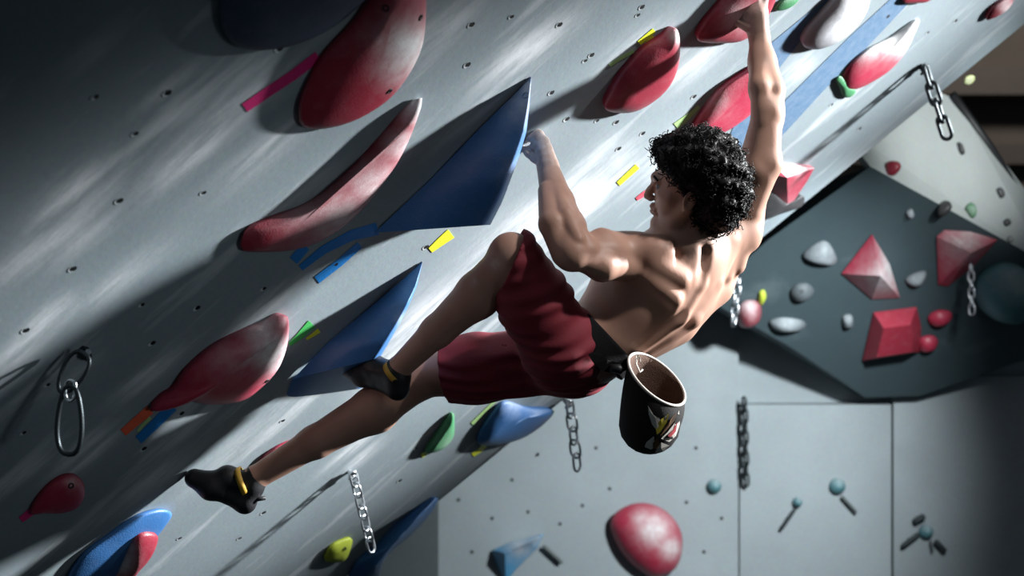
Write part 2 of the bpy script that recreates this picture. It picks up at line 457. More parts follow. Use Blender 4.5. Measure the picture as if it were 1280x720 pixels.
def hold(name, label, cat, outline, mat, H=0.06, h0=0.015, ridge=None, p=1.0, plane=WALL, chalk=(), bolts=(), sharp=False,
         rings=12, n=72, mode='dome', group=None, smooth=True, flat_top=0.0, hr=0.006):
    pts = straight(outline, n) if sharp else catmull(outline, n)
    Q = [plane.uv(plane.hit(u, v, h0)) for (u, v) in pts]
    Q = [Vector(q) for q in Q]
    cen = sum(Q, Vector((0, 0))) / len(Q)
    if ridge is None:
        R = [cen, cen]
    else:
        R = [Vector(plane.uv(plane.hit(u, v, H))) for (u, v) in ridge]
        if len(R) == 1: R = [R[0], R[0]]
    ab = R[1] - R[0]
    if ab.length < 1e-6:
        near = lambda q: R[0]
    else:
        pr = [(q - R[0]).dot(ab) for q in Q]; lo_, hi_ = min(pr), max(pr)
        near = lambda q: R[0] + ab * (((q - R[0]).dot(ab) - lo_) / (hi_ - lo_))
    world = []; N = len(Q)
    for q in Q:
        c = q.lerp(cen, 0.05); world.append(plane.at(c.x, c.y, -0.002))
    for j in range(rings + 1):
        t = j / rings
        if mode == 'dome': g = math.sin(t * math.pi / 2) ** p; tt = 1 - math.cos(t * math.pi / 2); tt = (t * 0.55 + tt * 0.45) * (0.9 if ab.length > 1e-6 else 1.0)
        elif mode == 'cone': g = t ** p; tt = t
        for q in Q:
            c = q.lerp(near(q), tt * (1 - flat_top)); world.append(plane.at(c.x, c.y, h0 + (H - h0) * g))
    fs = []
    for j in range(rings + 1):
        for k in range(N):
            a, b = j * N + k, j * N + (k + 1) % N
            fs.append((a, b, b + N, a + N))
    fs.append(tuple((rings + 1) * N + k for k in range(N)))
    fs.append(tuple(range(N - 1, -1, -1)))
    # chalk attribute
    ch = []
    for w in world:
        u, v = px(w); c = 0
        for (a, b, r, k) in chalk:
            c = max(c, k * math.exp(-((u - a) ** 2 + (v - b) ** 2) / (r * r)))
        ch.append(c)
    org = plane.at(cen.x, cen.y, 0)
    o = mesh_obj(name, world, fs, mat, loc=org, smooth=smooth, attrs={'chalk': ch})
    import bmesh
    bm = bmesh.new(); bm.from_mesh(o.data)
    bmesh.ops.remove_doubles(bm, verts=bm.verts, dist=0.0004)
    bmesh.ops.recalc_face_normals(bm, faces=bm.faces)
    bm.to_mesh(o.data); bm.free()
    tag(o, label, cat, group)
    for (u, v) in bolts:
        k = min(range(N, len(world)), key=lambda i: (px(world[i])[0] - u) ** 2 + (px(world[i])[1] - v) ** 2)
        w = world[k]; j = (k // N) - 1; kk = k % N
        # local normal from neighbours
        a = world[(min(j + 1, rings) + 1) * N + kk] - world[(max(j - 1, 0) + 1) * N + kk]
        b = world[(j + 1) * N + (kk + 1) % N] - world[(j + 1) * N + (kk - 1) % N]
        nn = a.cross(b).normalized()
        if nn.dot(plane.n) < 0: nn = -nn
        x = nn.orthogonal().normalized(); y = nn.cross(x)
        c = CAM + (w - CAM)
        vs, ff = [], []
        m = 14
        for (rr, dz) in ((hr * 1.35, -0.001), (hr * 1.3, 0.0025), (hr * .95, 0.0025), (hr * .7, -0.001)):
            for i in range(m):
                t = 2 * math.pi * i / m
                vs.append(c + x * (rr * math.cos(t)) + y * (rr * math.sin(t)) + nn * dz)
        for r in range(3):
            for i in range(m):
                ff.append((r * m + i, r * m + (i + 1) % m, (r + 1) * m + (i + 1) % m, (r + 1) * m + i))
        ff.append(tuple(3 * m + i for i in range(m)))
        mesh_obj('bolt_hole', vs, ff, M['hole'], parent=o)
    return o

hold('climbing_hold', 'huge dark navy hold running off the top left edge', 'climbing hold',
     [(275, -60), (274, 10), (278, 35), (292, 55), (320, 63), (365, 57), (410, 38), (452, 5), (500, -45), (480, -110), (340, -120)],
     M['navy'], H=0.06, h0=0.02, ridge=[(360, -30), (420, -60)], p=.8)
hold('climbing_hold', 'large red teardrop hold beside the dark navy hold, its lit right side painted pale', 'climbing hold',
     [(378, 158), (373, 140), (380, 115), (405, 70), (445, 25), (480, -25), (515, -40), (531, -10), (532, 25), (527, 60), (510, 95), (485, 125), (445, 150), (405, 161)],
     M['red'], H=0.062, h0=0.015, ridge=[(488, 20), (462, 100)], p=1.0, chalk=[(510, 60, 34, .85), (495, 80, 26, .5)],  # pale right quarter: the light falling there, put into the colour
     bolts=[(482, 11), (488, 112), (524, 23)])
hold('climbing_hold', 'long red crescent hold below the large red teardrop hold', 'climbing hold',
     [(302, 313), (302, 298), (310, 287), (335, 276), (390, 254), (440, 213), (480, 170), (505, 141), (524, 123), (527, 130), (510, 178), (485, 222), (450, 265), (410, 297), (370, 312), (330, 315)],
     M['red'], H=0.042, h0=0.012, ridge=[(360, 292), (505, 165)], p=1.0, chalk=[(520, 130, 22, .95), (500, 180, 22, .5), (430, 280, 46, .5), (470, 235, 34, .5), (390, 265, 45, .3)])
def fin(label, E, C, hts, base, mat, chalk=(), bolt=None, bulge=.18, n=26, m=30, eh=.006):
    """fin volume: a curved face ruled from the edge E on the wall to the raised crest C; base: wall pixels under its lower edge"""
    def poly(pts, t):
        seg = [(Vector(pts[i + 1]) - Vector(pts[i])).length for i in range(len(pts) - 1)]
        d = t * sum(seg)
        for i, l in enumerate(seg):
            if d <= l or i == len(seg) - 1: return Vector(pts[i]).lerp(Vector(pts[i + 1]), min(1, d / l))
            d -= l
    def hc(t):
        x = t * (len(hts) - 1); i = min(int(x), len(hts) - 2); return hts[i] + (hts[i + 1] - hts[i]) * (x - i)
    ss_ = [k / m * .93 for k in range(m + 1)] + [.955, .975, .99, 1.0]
    world = []; Wd = len(ss_)
    for a in range(n + 1):
        t = a / n; e = poly(E, t); c = poly(C, t); Hc = hc(t)
        for s_ in ss_:
            q = e.lerp(c, s_)
            if s_ <= .93: r = s_ / .93; h_ = Hc * (r * (1 - bulge) + bulge * math.sin(r * math.pi / 2))
            else: r = (s_ - .93) / .07; h_ = Hc * (1 - .16 * r * r)
            world.append(WALL.hit(q.x, q.y, eh * (1 - s_) + h_))
    fs = [(a * Wd + k, a * Wd + k + 1, (a + 1) * Wd + k + 1, (a + 1) * Wd + k) for a in range(n) for k in range(Wd - 1)]
    # side face under the crest, down to the wall
    b = len(world)
    for a in range(n + 1):
        w = world[a * Wd + Wd - 1]; d = (w - WALL.p).dot(WALL.n)
        for f in (0.0, 1.0): world.append(w - WALL.n * (d + .002) * f + (WALL.e1 * -.02 * f if a else Vector()))
    fs += [(b + 2 * a, b + 2 * a + 1, b + 2 * a + 3, b + 2 * a + 2) for a in range(n)]
    # lower face
    c0 = len(world)
    for k in range(Wd):
        world.append(world[n * Wd + k].copy())
        q = Vector(base[0]).lerp(Vector(base[1]), ss_[k]); world.append(WALL.hit(q.x, q.y, -.002))
    fs += [(c0 + 2 * k, c0 + 2 * k + 2, c0 + 2 * k + 3, c0 + 2 * k + 1) for k in range(Wd - 1)]
    ch = []
    for w in world:
        u, v = px(w); ch.append(max([0] + [k * math.exp(-((u - a) ** 2 + (v - b_) ** 2) / (r * r)) for (a, b_, r, k) in chalk]))
    org = WALL.hit(*poly(E, .6))
    o = mesh_obj('climbing_volume', world, fs, mat, loc=org, attrs={'chalk': ch})
    import bmesh
    bm = bmesh.new(); bm.from_mesh(o.data); bmesh.ops.recalc_face_normals(bm, faces=bm.faces); bm.to_mesh(o.data); bm.free()
    tag(o, label, 'climbing hold')
    if bolt:
        k = min(range(n * Wd), key=lambda i: (px(world[i])[0] - bolt[0]) ** 2 + (px(world[i])[1] - bolt[1]) ** 2)
        c = world[k]; a_ = world[k + Wd] - world[k]; b_ = world[k + 1] - world[k]; nn = a_.cross(b_).normalized()
        if nn.dot(WALL.n) < 0: nn = -nn
        x = nn.orthogonal().normalized(); y = nn.cross(x)
        vs = [c + x * (.008 * math.cos(i * .449)) + y * (.008 * math.sin(i * .449)) + nn * d for d in (-.002, .003) for i in range(14)]
        ff = [(i, (i + 1) % 14, 14 + (i + 1) % 14, 14 + i) for i in range(14)] + [tuple(range(14, 28))]
        mesh_obj('bolt_hole', vs, ff, M['hole'], parent=o)
    return o
fin('large blue fin volume gripped by the climber at its right edge',
    [(664, 97), (600, 160), (540, 223), (468, 291)], [(664, 97), (662, 130), (658, 165), (650, 192), (640, 220), (628, 252), (613, 281)],
    [.005, .06, .10, .13, .15, .16, .165], [(480, 280), (580, 262)], M['blue'], chalk=[(655, 130, 26, .25), (645, 215, 18, .2), (662, 108, 14, .45)], bolt=(657, 121))
fin('blue fin volume under the left foot of the climber',
    [(528, 328), (470, 378), (410, 428), (366, 474)], [(528, 328), (521, 358), (510, 384), (500, 404), (488, 425), (475, 447)],
    [.005, .05, .09, .11, .125, .13], [(355, 500), (452, 486)], M['blue'], chalk=[(505, 400, 12, .2)])
hold('climbing_hold', 'red pear shaped hold with a pointed tip, its lit right part painted pale, left of the foot volume', 'climbing hold',
     [(188, 514), (200, 500), (216, 489), (235, 463), (268, 435), (310, 414), (335, 404), (347, 396), (357, 394), (361, 402), (359, 430), (347, 462), (325, 486), (300, 502), (262, 506), (228, 500), (208, 510)],
     M['redpink'], H=0.068, h0=0.02, ridge=[(335, 430), (275, 478)], p=.9, chalk=[(340, 440, 26, .85), (330, 415, 26, .6), (290, 450, 30, .2)], bolts=[(333, 477)])  # whitening on the right stands for its lit face, painted in
hold('climbing_hold', 'small red hold with a bolt hole at the lower left', 'climbing hold',
     [(40, 643), (44, 630), (60, 610), (80, 597), (97, 596), (105, 606), (105, 622), (95, 636), (75, 642), (55, 642)],
     M['redpink'], H=0.037, h0=0.015, ridge=[(90, 610), (82, 622)], chalk=[(90, 603, 8, .3)], bolts=[(88, 607)])
hold('climbing_hold', 'long blue hold at the bottom left', 'climbing hold',
     [(85, 735), (100, 700), (135, 672), (170, 648), (200, 638), (215, 642), (205, 660), (180, 690), (155, 715), (130, 750)],
     M['blue'], H=0.037, h0=0.015, p=.9)
hold('climbing_hold', 'red hold with chalk smear sitting against the long blue hold at the bottom left', 'climbing hold',
     [(140, 735), (150, 712), (165, 680), (180, 668), (197, 670), (192, 685), (170, 710), (150, 735)],
     M['darkred'], H=0.075, h0=0.04, chalk=[(150, 700, 16, .9), (160, 685, 10, .5)], p=.9)
hold('climbing_hold', 'dark red almond hold in the middle of the upper wall, left of the gripped one', 'climbing hold',
     [(757, 137), (762, 118), (778, 92), (805, 62), (830, 45), (845, 35), (850, 55), (847, 85), (835, 110), (812, 130), (785, 141)],
     M['darkred'], H=0.056, h0=0.02, ridge=[(838, 65), (795, 122)], p=.9, chalk=[(849, 45, 10, .5)])
hold('climbing_hold', 'dark red hold gripped by the raised right hand', 'climbing hold',
     [(872, 50), (880, 30), (905, 0), (930, -25), (960, -40), (976, -28), (972, -8), (955, 28), (930, 50), (900, 54)],
     M['red'], H=0.053, h0=0.02, ridge=[(960, -10), (915, 35)], p=.9, chalk=[(925, 20, 20, .35)])
hold('climbing_hold', 'dark red hold partly hidden behind the raised forearm', 'climbing hold',
     [(866, 168), (872, 152), (900, 115), (935, 90), (960, 78), (968, 95), (955, 125), (930, 150), (895, 170)],
     M['redpink'], H=0.043, h0=0.02, ridge=[(945, 105), (890, 158)], p=.9, chalk=[(895, 125, 20, .25)])
hold('climbing_hold', 'grey chalk covered oval hold between the blue wall stripes', 'climbing hold',
     [(1003, 55), (1010, 38), (1030, 15), (1052, -8), (1075, -18), (1087, -8), (1084, 12), (1070, 34), (1045, 54), (1018, 62)],
     M['grey'], H=0.050, h0=0.02, ridge=[(1072, 5), (1035, 45)], p=.9, chalk=[(1075, 15, 26, .9), (1055, 38, 18, .5)])
hold('climbing_hold', 'red hold half covered with white chalk, right of the blue stripes', 'climbing hold',
     [(1053, 110), (1054, 96), (1064, 80), (1085, 62), (1115, 46), (1148, 24), (1142, 45), (1130, 68), (1110, 90), (1080, 108), (1062, 113)],
     M['redpink'], H=0.030, h0=0.008, ridge=[(1120, 55), (1080, 95)], p=.9, chalk=[(1110, 40, 24, 1.5), (1140, 28, 30, 1.5), (1082, 50, 20, 1.4), (1126, 50, 18, 1.2)])
hold('climbing_hold', 'small dark red sliver of a hold at the top right corner', 'climbing hold',
     [(1234, 25), (1240, 12), (1255, 0), (1268, -6), (1264, 6), (1250, 18)], M['darkred'], H=0.031, h0=0.015, chalk=[(1258, 10, 9, .5)])
hold('climbing_hold', 'dark red hold cut off by the top edge right of the grey oval hold', 'climbing hold',
     [(1130, 3), (1140, -8), (1160, -14), (1172, -8), (1160, 2), (1145, 4)], M['darkred'], H=0.025, h0=0.015)
hold('climbing_hold', 'angular chalky pink hold beside the right armpit of the climber', 'climbing hold',
     [(950, 215), (966, 205), (1018, 210), (1010, 225), (985, 262), (965, 240)],
     M['redpink'], H=0.056, h0=0.02, ridge=[(984, 222)], p=1.0, mode='cone', sharp=True, smooth=False, rings=2, n=6, chalk=[(995, 206, 12, .9), (978, 255, 10, .5)])
hold('climbing_hold', 'black hold under the angular chalky pink hold', 'climbing hold',
     [(945, 268), (950, 245), (962, 235), (985, 250), (1004, 245), (1002, 258), (975, 268), (955, 275)],
     M['black'], H=0.031, h0=0.015)
hold('climbing_hold', 'green wedge shaped hold below the climber, beside a rounded blue hold', 'climbing hold',
     [(532, 566), (545, 545), (565, 517), (568, 530), (566, 548), (552, 562)], M['green'], H=0.031, h0=0.012, ridge=[(562, 535), (548, 556)], chalk=[(560, 555, 12, .15)])
hold('climbing_hold', 'rounded blue hold below the hips of the climber', 'climbing hold',
     [(598, 555), (602, 538), (615, 518), (632, 503), (660, 510), (692, 513), (680, 530), (655, 547), (625, 556)],
     M['blue'], H=0.043, h0=0.015, ridge=[(655, 522), (625, 540)], p=.9, chalk=[(640, 506, 14, .25)])
hold('climbing_hold', 'flat red hold behind the right ankle of the climber', 'climbing hold',
     [(322, 585), (330, 572), (350, 558), (374, 550), (372, 558), (355, 573), (335, 583)], M['redpink'], H=0.022, h0=0.01, chalk=[(345, 580, 12, .6)])
hold('climbing_hold', 'small lime yellow hold with a bolt at the bottom left of the hanging chain', 'climbing hold',
     [(406, 700), (412, 686), (424, 678), (440, 674), (437, 690), (430, 701), (416, 703)], M['lime'], H=0.031, h0=0.012, bolts=[(431, 686)])
hold('climbing_volume', 'long dark blue volume along the lower edge of the wall', 'climbing hold',
     [(436, 735), (445, 706), (470, 685), (500, 655), (545, 622), (540, 640), (515, 668), (480, 700), (468, 740)],
     M['blue'], H=0.062, h0=0.015, mode='cone', ridge=[(520, 648), (470, 705)], p=.9)
hold('climbing_hold', 'small green hold at the top edge beside the raised hand', 'climbing hold',
     [(970, 12), (978, 2), (995, -6), (1000, -2), (990, 8), (978, 13)], M['green'], H=0.019, h0=0.01)
hold('climbing_hold', 'blurred green hold under the red hold half covered with chalk', 'climbing hold',
     [(1046, 100), (1052, 96), (1060, 106), (1070, 113), (1064, 121), (1055, 121), (1050, 110)], M['green'], H=0.019, h0=0.01)
hold('climbing_hold', 'tiny pale yellow green hold at the far end of the main wall, top right', 'climbing hold',
     [(1206, 104), (1210, 97), (1218, 95), (1218, 101), (1212, 106)], M['lime'], H=0.012, h0=0.008, n=24, rings=5, chalk=[(1212, 100, 10, .5)])

# back wall holds
FR = Plane(Vector((0, YB, CAMZ)), Vector((0, -1, 0)), Vector((0, 0, 1)))
FR2 = Plane(Vector((0, YB - .02, CAMZ)), Vector((0, -1, 0)), Vector((0, 0, 1)))
FR3 = Plane(Vector((0, YB + .03, CAMZ)), Vector((0, -1, 0)), Vector((0, 0, 1)))
hold('climbing_hold', 'big round red hold with a chalky face on the back wall', 'climbing hold',
     [(763, 655), (772, 639), (795, 629), (820, 632), (842, 648), (853, 672), (850, 700), (838, 716), (815, 721), (790, 705), (772, 682)],
     M['redpink'], H=0.16, h0=0.05, ridge=[(815, 672)], plane=FR, p=.8, chalk=[(818, 662, 20, .8), (838, 685, 14, .7), (802, 648, 12, .5)])
hold('climbing_hold', 'blue triangular hold on the back wall at the bottom edge', 'climbing hold',
     [(615, 688), (640, 677), (680, 667), (672, 685), (645, 712), (632, 728), (624, 712)], M['skyblue'], H=0.13, h0=0.02, mode='cone',
     ridge=[(630, 692), (668, 676)], plane=FR, sharp=True, chalk=[(650, 682, 18, .6), (668, 674, 12, .5)])
g = 'little round teal holds on the back wall'
def ball(label, u, v, r, plane, mat='teal'):
    pts = [(u + r * math.cos(a), v + r * math.sin(a)) for a in np.linspace(0, 2 * math.pi, 13)[:-1]]
    return hold('climbing_hold', label, 'climbing hold', pts, M[mat], H=0.055, h0=0.02, plane=plane, n=28, rings=7, group=g, chalk=[(u + 2, v - r, r, .3)])
ball('little round teal hold left of the thin hanging chain on the back wall', 893, 608, 9, FR)
ball('smallest round teal hold right of the thin chain, with one grey peg below left', 997, 628, 6, FR2)
ball('round teal hold with a grey peg slanting down to its right', 1047, 608, 10, FR2)
ball('round teal hold in the middle of three black pegs at the bottom right', 1158, 665, 9, FR3)

def stick(label, u0, v0, u1, v1, w, plane, mat):
    a, b = plane.hit(u0, v0, 0.03), plane.hit(u1, v1, 0.03)
    r = w * 0.5 * (a - CAM).y / F
    pts = [a.lerp(b, t) for t in (0, .04, .1, .9, .96, 1)]
    vs, fs = tube(pts, [r * .5, r * .85, r, r, r * .85, r * .5], 10)
    # a stud into the wall at its middle
    m = a.lerp(b, 0.5); m2 = m - plane.n * 0.034
    v2, f2 = tube([m, m2], r * .7, 8); k = len(vs)
    vs += v2; fs += [tuple(i + k for i in q) for q in f2]
    return tag(mesh_obj('foot_peg', vs, fs, mat, loc=m2), label, 'peg')
stick('grey peg slanting down to the left from the smallest teal hold', 994, 636, 976, 662, 5, FR2, M['stick'])
stick('grey peg slanting down to the right from the teal hold', 1052, 620, 1071, 641, 4, FR2, M['stick_grey'])
stick('short black peg above the teal hold in the bottom right cluster', 1142, 653, 1156, 645, 8, FR3, M['stick'])
stick('black peg slanting down to the left in the bottom right cluster', 1127, 684, 1149, 667, 6, FR3, M['stick'])
stick('black peg slanting down to the right in the bottom right cluster', 1169, 676, 1182, 690, 7, FR3, M['stick'])
stick('thin grey upright peg under the teal hold in the bottom right cluster', 1163, 675, 1166, 690, 3, FR3, M['stick_grey'])
stick('grey rod standing in for the stick shadow below right of the blue triangular hold', 679, 682, 703, 704, 5, FR, M['stick_grey'])  # solid rod drawn in place of a bolt stick's cast shadow

# holds on the dark volume and its fascia
def fac(label, pts, mat, H, ridge, chalk=(), plane=OVER, name='climbing_volume', **k):
    return hold(name, label, 'climbing hold', pts, M[mat], H=H, h0=0.01, ridge=ridge, mode='cone', plane=plane, sharp=True, smooth=False,
                rings=2, n=len(pts), chalk=chalk, **k)
fac('pink red pyramid volume left of centre on the dark volume', [(1052, 342), (1090, 293), (1112, 330), (1125, 372), (1090, 374)], 'redpink', 0.16, [(1101, 345)], [(1105, 350, 26, .75), (1112, 330, 14, .9)])
fac('red three sided volume at the upper right of the dark volume', [(1171, 296), (1180, 288), (1215, 290), (1247, 300), (1218, 332), (1185, 358), (1173, 356)], 'redpink', 0.14, [(1214, 316)], [(1205, 298, 24, .7)])
fac('red square block volume low on the dark volume', [(1092, 391), (1146, 384), (1152, 410), (1150, 440), (1078, 451)], 'red', 0.10, [(1117, 414)], flat_top=.6)
hold('climbing_hold', 'small red hold attached at the right of the red block volume', 'climbing hold', [(1150, 424), (1165, 420), (1173, 426), (1168, 436), (1150, 438)], M['redpink'], H=.05, h0=.01, plane=OVER, n=24, rings=6)
hold('climbing_hold', 'small red oval hold above right of the red block volume', 'climbing hold', [(1160, 397), (1172, 389), (1188, 390), (1190, 398), (1178, 406), (1164, 406)], M['redpink'], H=.05, h0=.01, plane=OVER, n=24, rings=6)
hold('climbing_hold', 'big teal sphere hold at the right edge', 'climbing hold', [(1219, 365), (1228, 345), (1250, 334), (1275, 336), (1295, 352), (1296, 380), (1275, 400), (1245, 398), (1226, 386)], M['teal'], H=.17, h0=.04, plane=OVER, chalk=[(1275, 350, 22, .35)])
hold('climbing_hold', 'grey blob hold at the upper left of the dark volume', 'climbing hold', [(1003, 320), (1020, 305), (1035, 303), (1046, 322), (1043, 330), (1020, 328)], M['greydark'], H=.06, h0=.01, plane=OVER, n=32, rings=6, chalk=[(1030, 315, 20, .4)])
hold('climbing_hold', 'purple grey hold with a pale bolt left of the pink pyramid', 'climbing hold', [(988, 366), (996, 356), (1010, 355), (1018, 364), (1010, 374), (995, 376)], M['greydark'], H=.05, h0=.01, plane=OVER, n=32, rings=6, bolts=[(1003, 364)])
hold('climbing_hold', 'flat grey hold at the lower left edge of the dark volume', 'climbing hold', [(962, 402), (980, 398), (1005, 402), (1006, 410), (985, 413), (967, 411)], M['greydark'], H=.05, h0=.01, plane=OVER, n=32, rings=6, chalk=[(985, 402, 14, .5)])
hold('climbing_hold', 'tiny square grey hold left of the red block volume', 'climbing hold', [(1054, 396), (1065, 395), (1066, 408), (1055, 409)], M['greydark'], H=.04, h0=.01, plane=OVER, n=24, rings=5, chalk=[(1060, 400, 8, .4)])
hold('climbing_hold', 'faint grey hold between the two upper red volumes', 'climbing hold', [(1132, 350), (1145, 342), (1158, 340), (1155, 352), (1140, 357)], M['greydark'], H=.05, h0=.01, plane=OVER, n=24, rings=5, chalk=[(1145, 348, 12, .3)])
hold('climbing_hold', 'tiny pale hold near the top of the dark volume', 'climbing hold', [(1133, 266), (1140, 262), (1143, 270), (1136, 273)], M['greydark'], H=.03, h0=.01, plane=OVER, n=20, rings=5, chalk=[(1138, 268, 8, .5)])
hold('climbing_hold', 'chalky plum coloured hold behind the right side of the climber', 'climbing hold', [(921, 398), (924, 384), (934, 377), (950, 380), (951, 398), (940, 407), (926, 408)], M['darkred'], H=.07, h0=.015, plane=OVER, n=36, rings=7, chalk=[(936, 383, 10, .6), (940, 392, 9, .35)])
hold('climbing_hold', 'bright yellow green hold above the chalky plum hold', 'climbing hold', [(948, 372), (950, 365), (956, 364), (958, 372), (952, 382), (948, 379)], M['lime'], H=.03, h0=.01, plane=OVER, n=20, rings=5)
hold('climbing_hold', 'round dark red hold on the lit pale fascia', 'climbing hold', [(1109, 205), (1113, 201), (1121, 203), (1124, 212), (1119, 219), (1112, 217)], M['darkred'], H=.05, h0=.012, plane=FAS, n=28, rings=6)
hold('climbing_hold', 'olive green hold on the lit pale fascia', 'climbing hold', [(1209, 259), (1213, 253), (1218, 256), (1220, 268), (1217, 272), (1212, 265)], M['green'], H=.03, h0=.01, plane=FAS, n=24, rings=5, chalk=[(1216, 262, 10, .25)])
hold('climbing_hold', 'black hold on the lower rim of the pale fascia', 'climbing hold', [(1174, 262), (1177, 253), (1183, 251), (1187, 262), (1182, 270), (1176, 268)], M['black'], H=.05, h0=.012, plane=FAS, n=24, rings=5)
hold('climbing_hold', 'upper small black hold near the right end of the pale fascia', 'climbing hold', [(1247, 236), (1252, 235), (1256, 244), (1252, 247)], M['black'], H=.02, h0=.008, plane=FAS, n=20, rings=4)
hold('climbing_hold', 'middle small black hold near the right end of the pale fascia', 'climbing hold', [(1256, 276), (1260, 273), (1264, 279), (1259, 282)], M['black'], H=.02, h0=.008, plane=FAS, n=20, rings=4)
hold('climbing_hold', 'lowest small grey black hold near the right end of the pale fascia', 'climbing hold', [(1260, 298), (1263, 295), (1267, 300), (1263, 303)], M['black'], H=.02, h0=.008, plane=FAS, n=20, rings=4, chalk=[(1264, 299, 5, .4)])
hold('climbing_hold', 'thin dark hold high on the pale fascia below the hanging chain', 'climbing hold', [(1198, 178), (1202, 180), (1206, 192), (1202, 191)], M['black'], H=.02, h0=.008, plane=FAS, n=20, rings=4)

# ------------------------------------------------------------------ tape
def tape(label, pts, w, mat, w1=None, plane=WALL):
    L_ = []; n = len(pts)
    w1 = w if w1 is None else w1
    top = []
    for i, (u, v) in enumerate(pts):
        a = Vector(pts[max(i - 1, 0)]); b = Vector(pts[min(i + 1, n - 1)])
        d = (b - a).normalized(); nn = Vector((-d.y, d.x)); ww = (w + (w1 - w) * i / (n - 1)) / 2
        top.append((u + nn.x * ww, v + nn.y * ww)); L_.append((u - nn.x * ww, v - nn.y * ww))
    vs = []
    for o in (0.0018, -0.0005):
        for i in range(n): vs += [plane.hit(*top[i], o), plane.hit(*L_[i], o)]
    m = 2 * n; fs = []
    for i in range(n - 1):
        fs.append((2 * i, 2 * i + 1, 2 * i + 3, 2 * i + 2))
        fs.append((m + 2 * i, m + 2 * i + 2, m + 2 * i + 3, m + 2 * i + 1))
        fs.append((2 * i, 2 * i + 2, m + 2 * i + 2, m + 2 * i)); fs.append((2 * i + 1, m + 2 * i + 1, m + 2 * i + 3, 2 * i + 3))
    fs.append((0, m, m + 1, 1)); e = 2 * n - 2; fs.append((e, e + 1, m + e + 1, m + e))
    return tag(mesh_obj('tape_strip', vs, fs, M[mat], loc=vs[0], smooth=False), label, 'tape')
tape('bright pink tape strip pointing at the large red teardrop hold', [(306, 135), (335, 115), (365, 95), (398, 70)], 12, 'tape_pink', 13)
tape('short blue tape strip against the end of the red crescent hold', [(367, 326), (382, 308)], 12, 'tape_blue')
tape('upper long blue tape strip from the tip of the gripped blue fin', [(376, 335), (405, 312), (440, 294), (472, 286)], 8, 'tape_blue', 16)
tape('lower long blue tape strip below the gripped blue fin', [(396, 350), (425, 328), (450, 306)], 10, 'tape_blue', 9)
tape('orange red tape strip under the red pear shaped hold', [(154, 541), (170, 527), (188, 512)], 10, 'tape_orange', 12)
tape('blue tape strip under the red pear shaped hold', [(173, 550), (192, 532), (216, 508)], 11, 'tape_blue', 13)
tape('thin pale green tape strip between the orange and blue strips', [(172, 539), (180, 530), (188, 522)], 4, 'tape_lgreen')
tape('green tape strip right of the red pear shaped hold', [(362, 431), (375, 420), (390, 405)], 5, 'tape_green', 12)
tape('yellow tape sliver on the green tape right of the red pear shaped hold', [(383, 424), (392, 418), (399, 413)], 3, 'tape_yellow', 6)
tape('yellow tape strip above the dark red almond hold, upper of two', [(799, 54), (818, 38)], 6, 'tape_yellow')
tape('yellow tape strip above the dark red almond hold, lower of two', [(804, 60), (817, 46)], 6, 'tape_yellow')
tape('faded green tape strip left of the dark red almond hold', [(762, 82), (776, 73), (792, 64)], 4, 'tape_lgreen')
tape('pale green tape strip left of the red hold behind the forearm', [(845, 158), (860, 146), (874, 133)], 9, 'tape_lgreen', 4)
tape('yellow tape strip left of the face of the climber', [(773, 230), (785, 219), (797, 208)], 6, 'tape_yellow', 7)
tape('pink red tape sliver in front of the nose of the climber', [(796, 249), (806, 242), (816, 237)], 4, 'tape_red', 8)
tape('yellow tape piece under the gripped blue fin', [(538, 313), (550, 303), (564, 292)], 7, 'tape_yellow', 13)
tape('yellow green tape strip left of the rounded blue hold', [(590, 530), (605, 515), (622, 498)], 4, 'tape_lgreen', 3)
tape('yellow tape piece at the lower tip of the rounded blue hold', [(591, 569), (600, 563), (607, 556)], 5, 'tape_yellow', 6)
tape('yellow tape piece at the lower tip of the green wedge shaped hold', [(527, 570), (533, 566), (539, 562)], 5, 'tape_yellow', 6)
tape('dull red tape tail of the small red hold at the lower left', [(26, 650), (35, 643), (44, 636)], 8, 'tape_pink', 10)

# ------------------------------------------------------------------ chains, hanger, carabiners
def link_pts(c, ax, side, L, W):
    """stadium of length L and width W, in the plane of ax and side"""
    r = W / 2; h = L / 2 - r; pts = []
    for k in range(9):
        a = math.pi * k / 8
        pts.append(c + ax * (h + r * math.sin(a)) + side * (r * math.cos(a)))
    for k in range(9):
        a = math.pi * k / 8
        pts.append(c - ax * (h + r * math.sin(a)) - side * (r * math.cos(a)))
    return pts

def chain(label, a, b, n, mat, wire=0.0042, wfac=.62, side=None, anchor_n=None, big_end=False):
    ax = (b - a); tot = ax.length; ax = ax.normalized()
    step = tot / n; L = step * 1.36 if n > 1 else step
    s1 = ax.cross(Vector((0, 1, 0))).normalized(); s2 = ax.cross(s1).normalized()
    r = empty('chain', a)
    for k in range(n):
        c = a + ax * (step * (k + .5))
        s = (s1 * .8 + s2 * .6) if k % 2 else (s1 * .6 - s2 * .8)
        vs, fs = tube(link_pts(c, ax, s.normalized(), L, L * wfac), wire, 8, True)
        mesh_obj('chain_link', vs, fs, mat, parent=r)
    if anchor_n is not None:
        # bent hanger plate with a bolt head
        x = ax.cross(anchor_n).normalized(); y = x.cross(anchor_n).normalized()
        c = a
        vs, fs = tube([c - y * 0.03 , c - y * .012 + anchor_n * .001, c + y * .008 + anchor_n * .008, c + y * .012 - ax * .0], [.012, .016, .014, .010], 8)
        vs = [c + (v - c) - anchor_n * ((v - c).dot(anchor_n) * .6) for v in vs]
        mesh_obj('hanger_plate', vs, fs, mat, parent=r)
        bc = c - y * .012
        v2, f2 = tube([bc - anchor_n * .03, bc + anchor_n * .012], .009, 6)
        mesh_obj('bolt', v2, f2, mat, parent=r, smooth=False)
    return tag(r, label, 'chain')

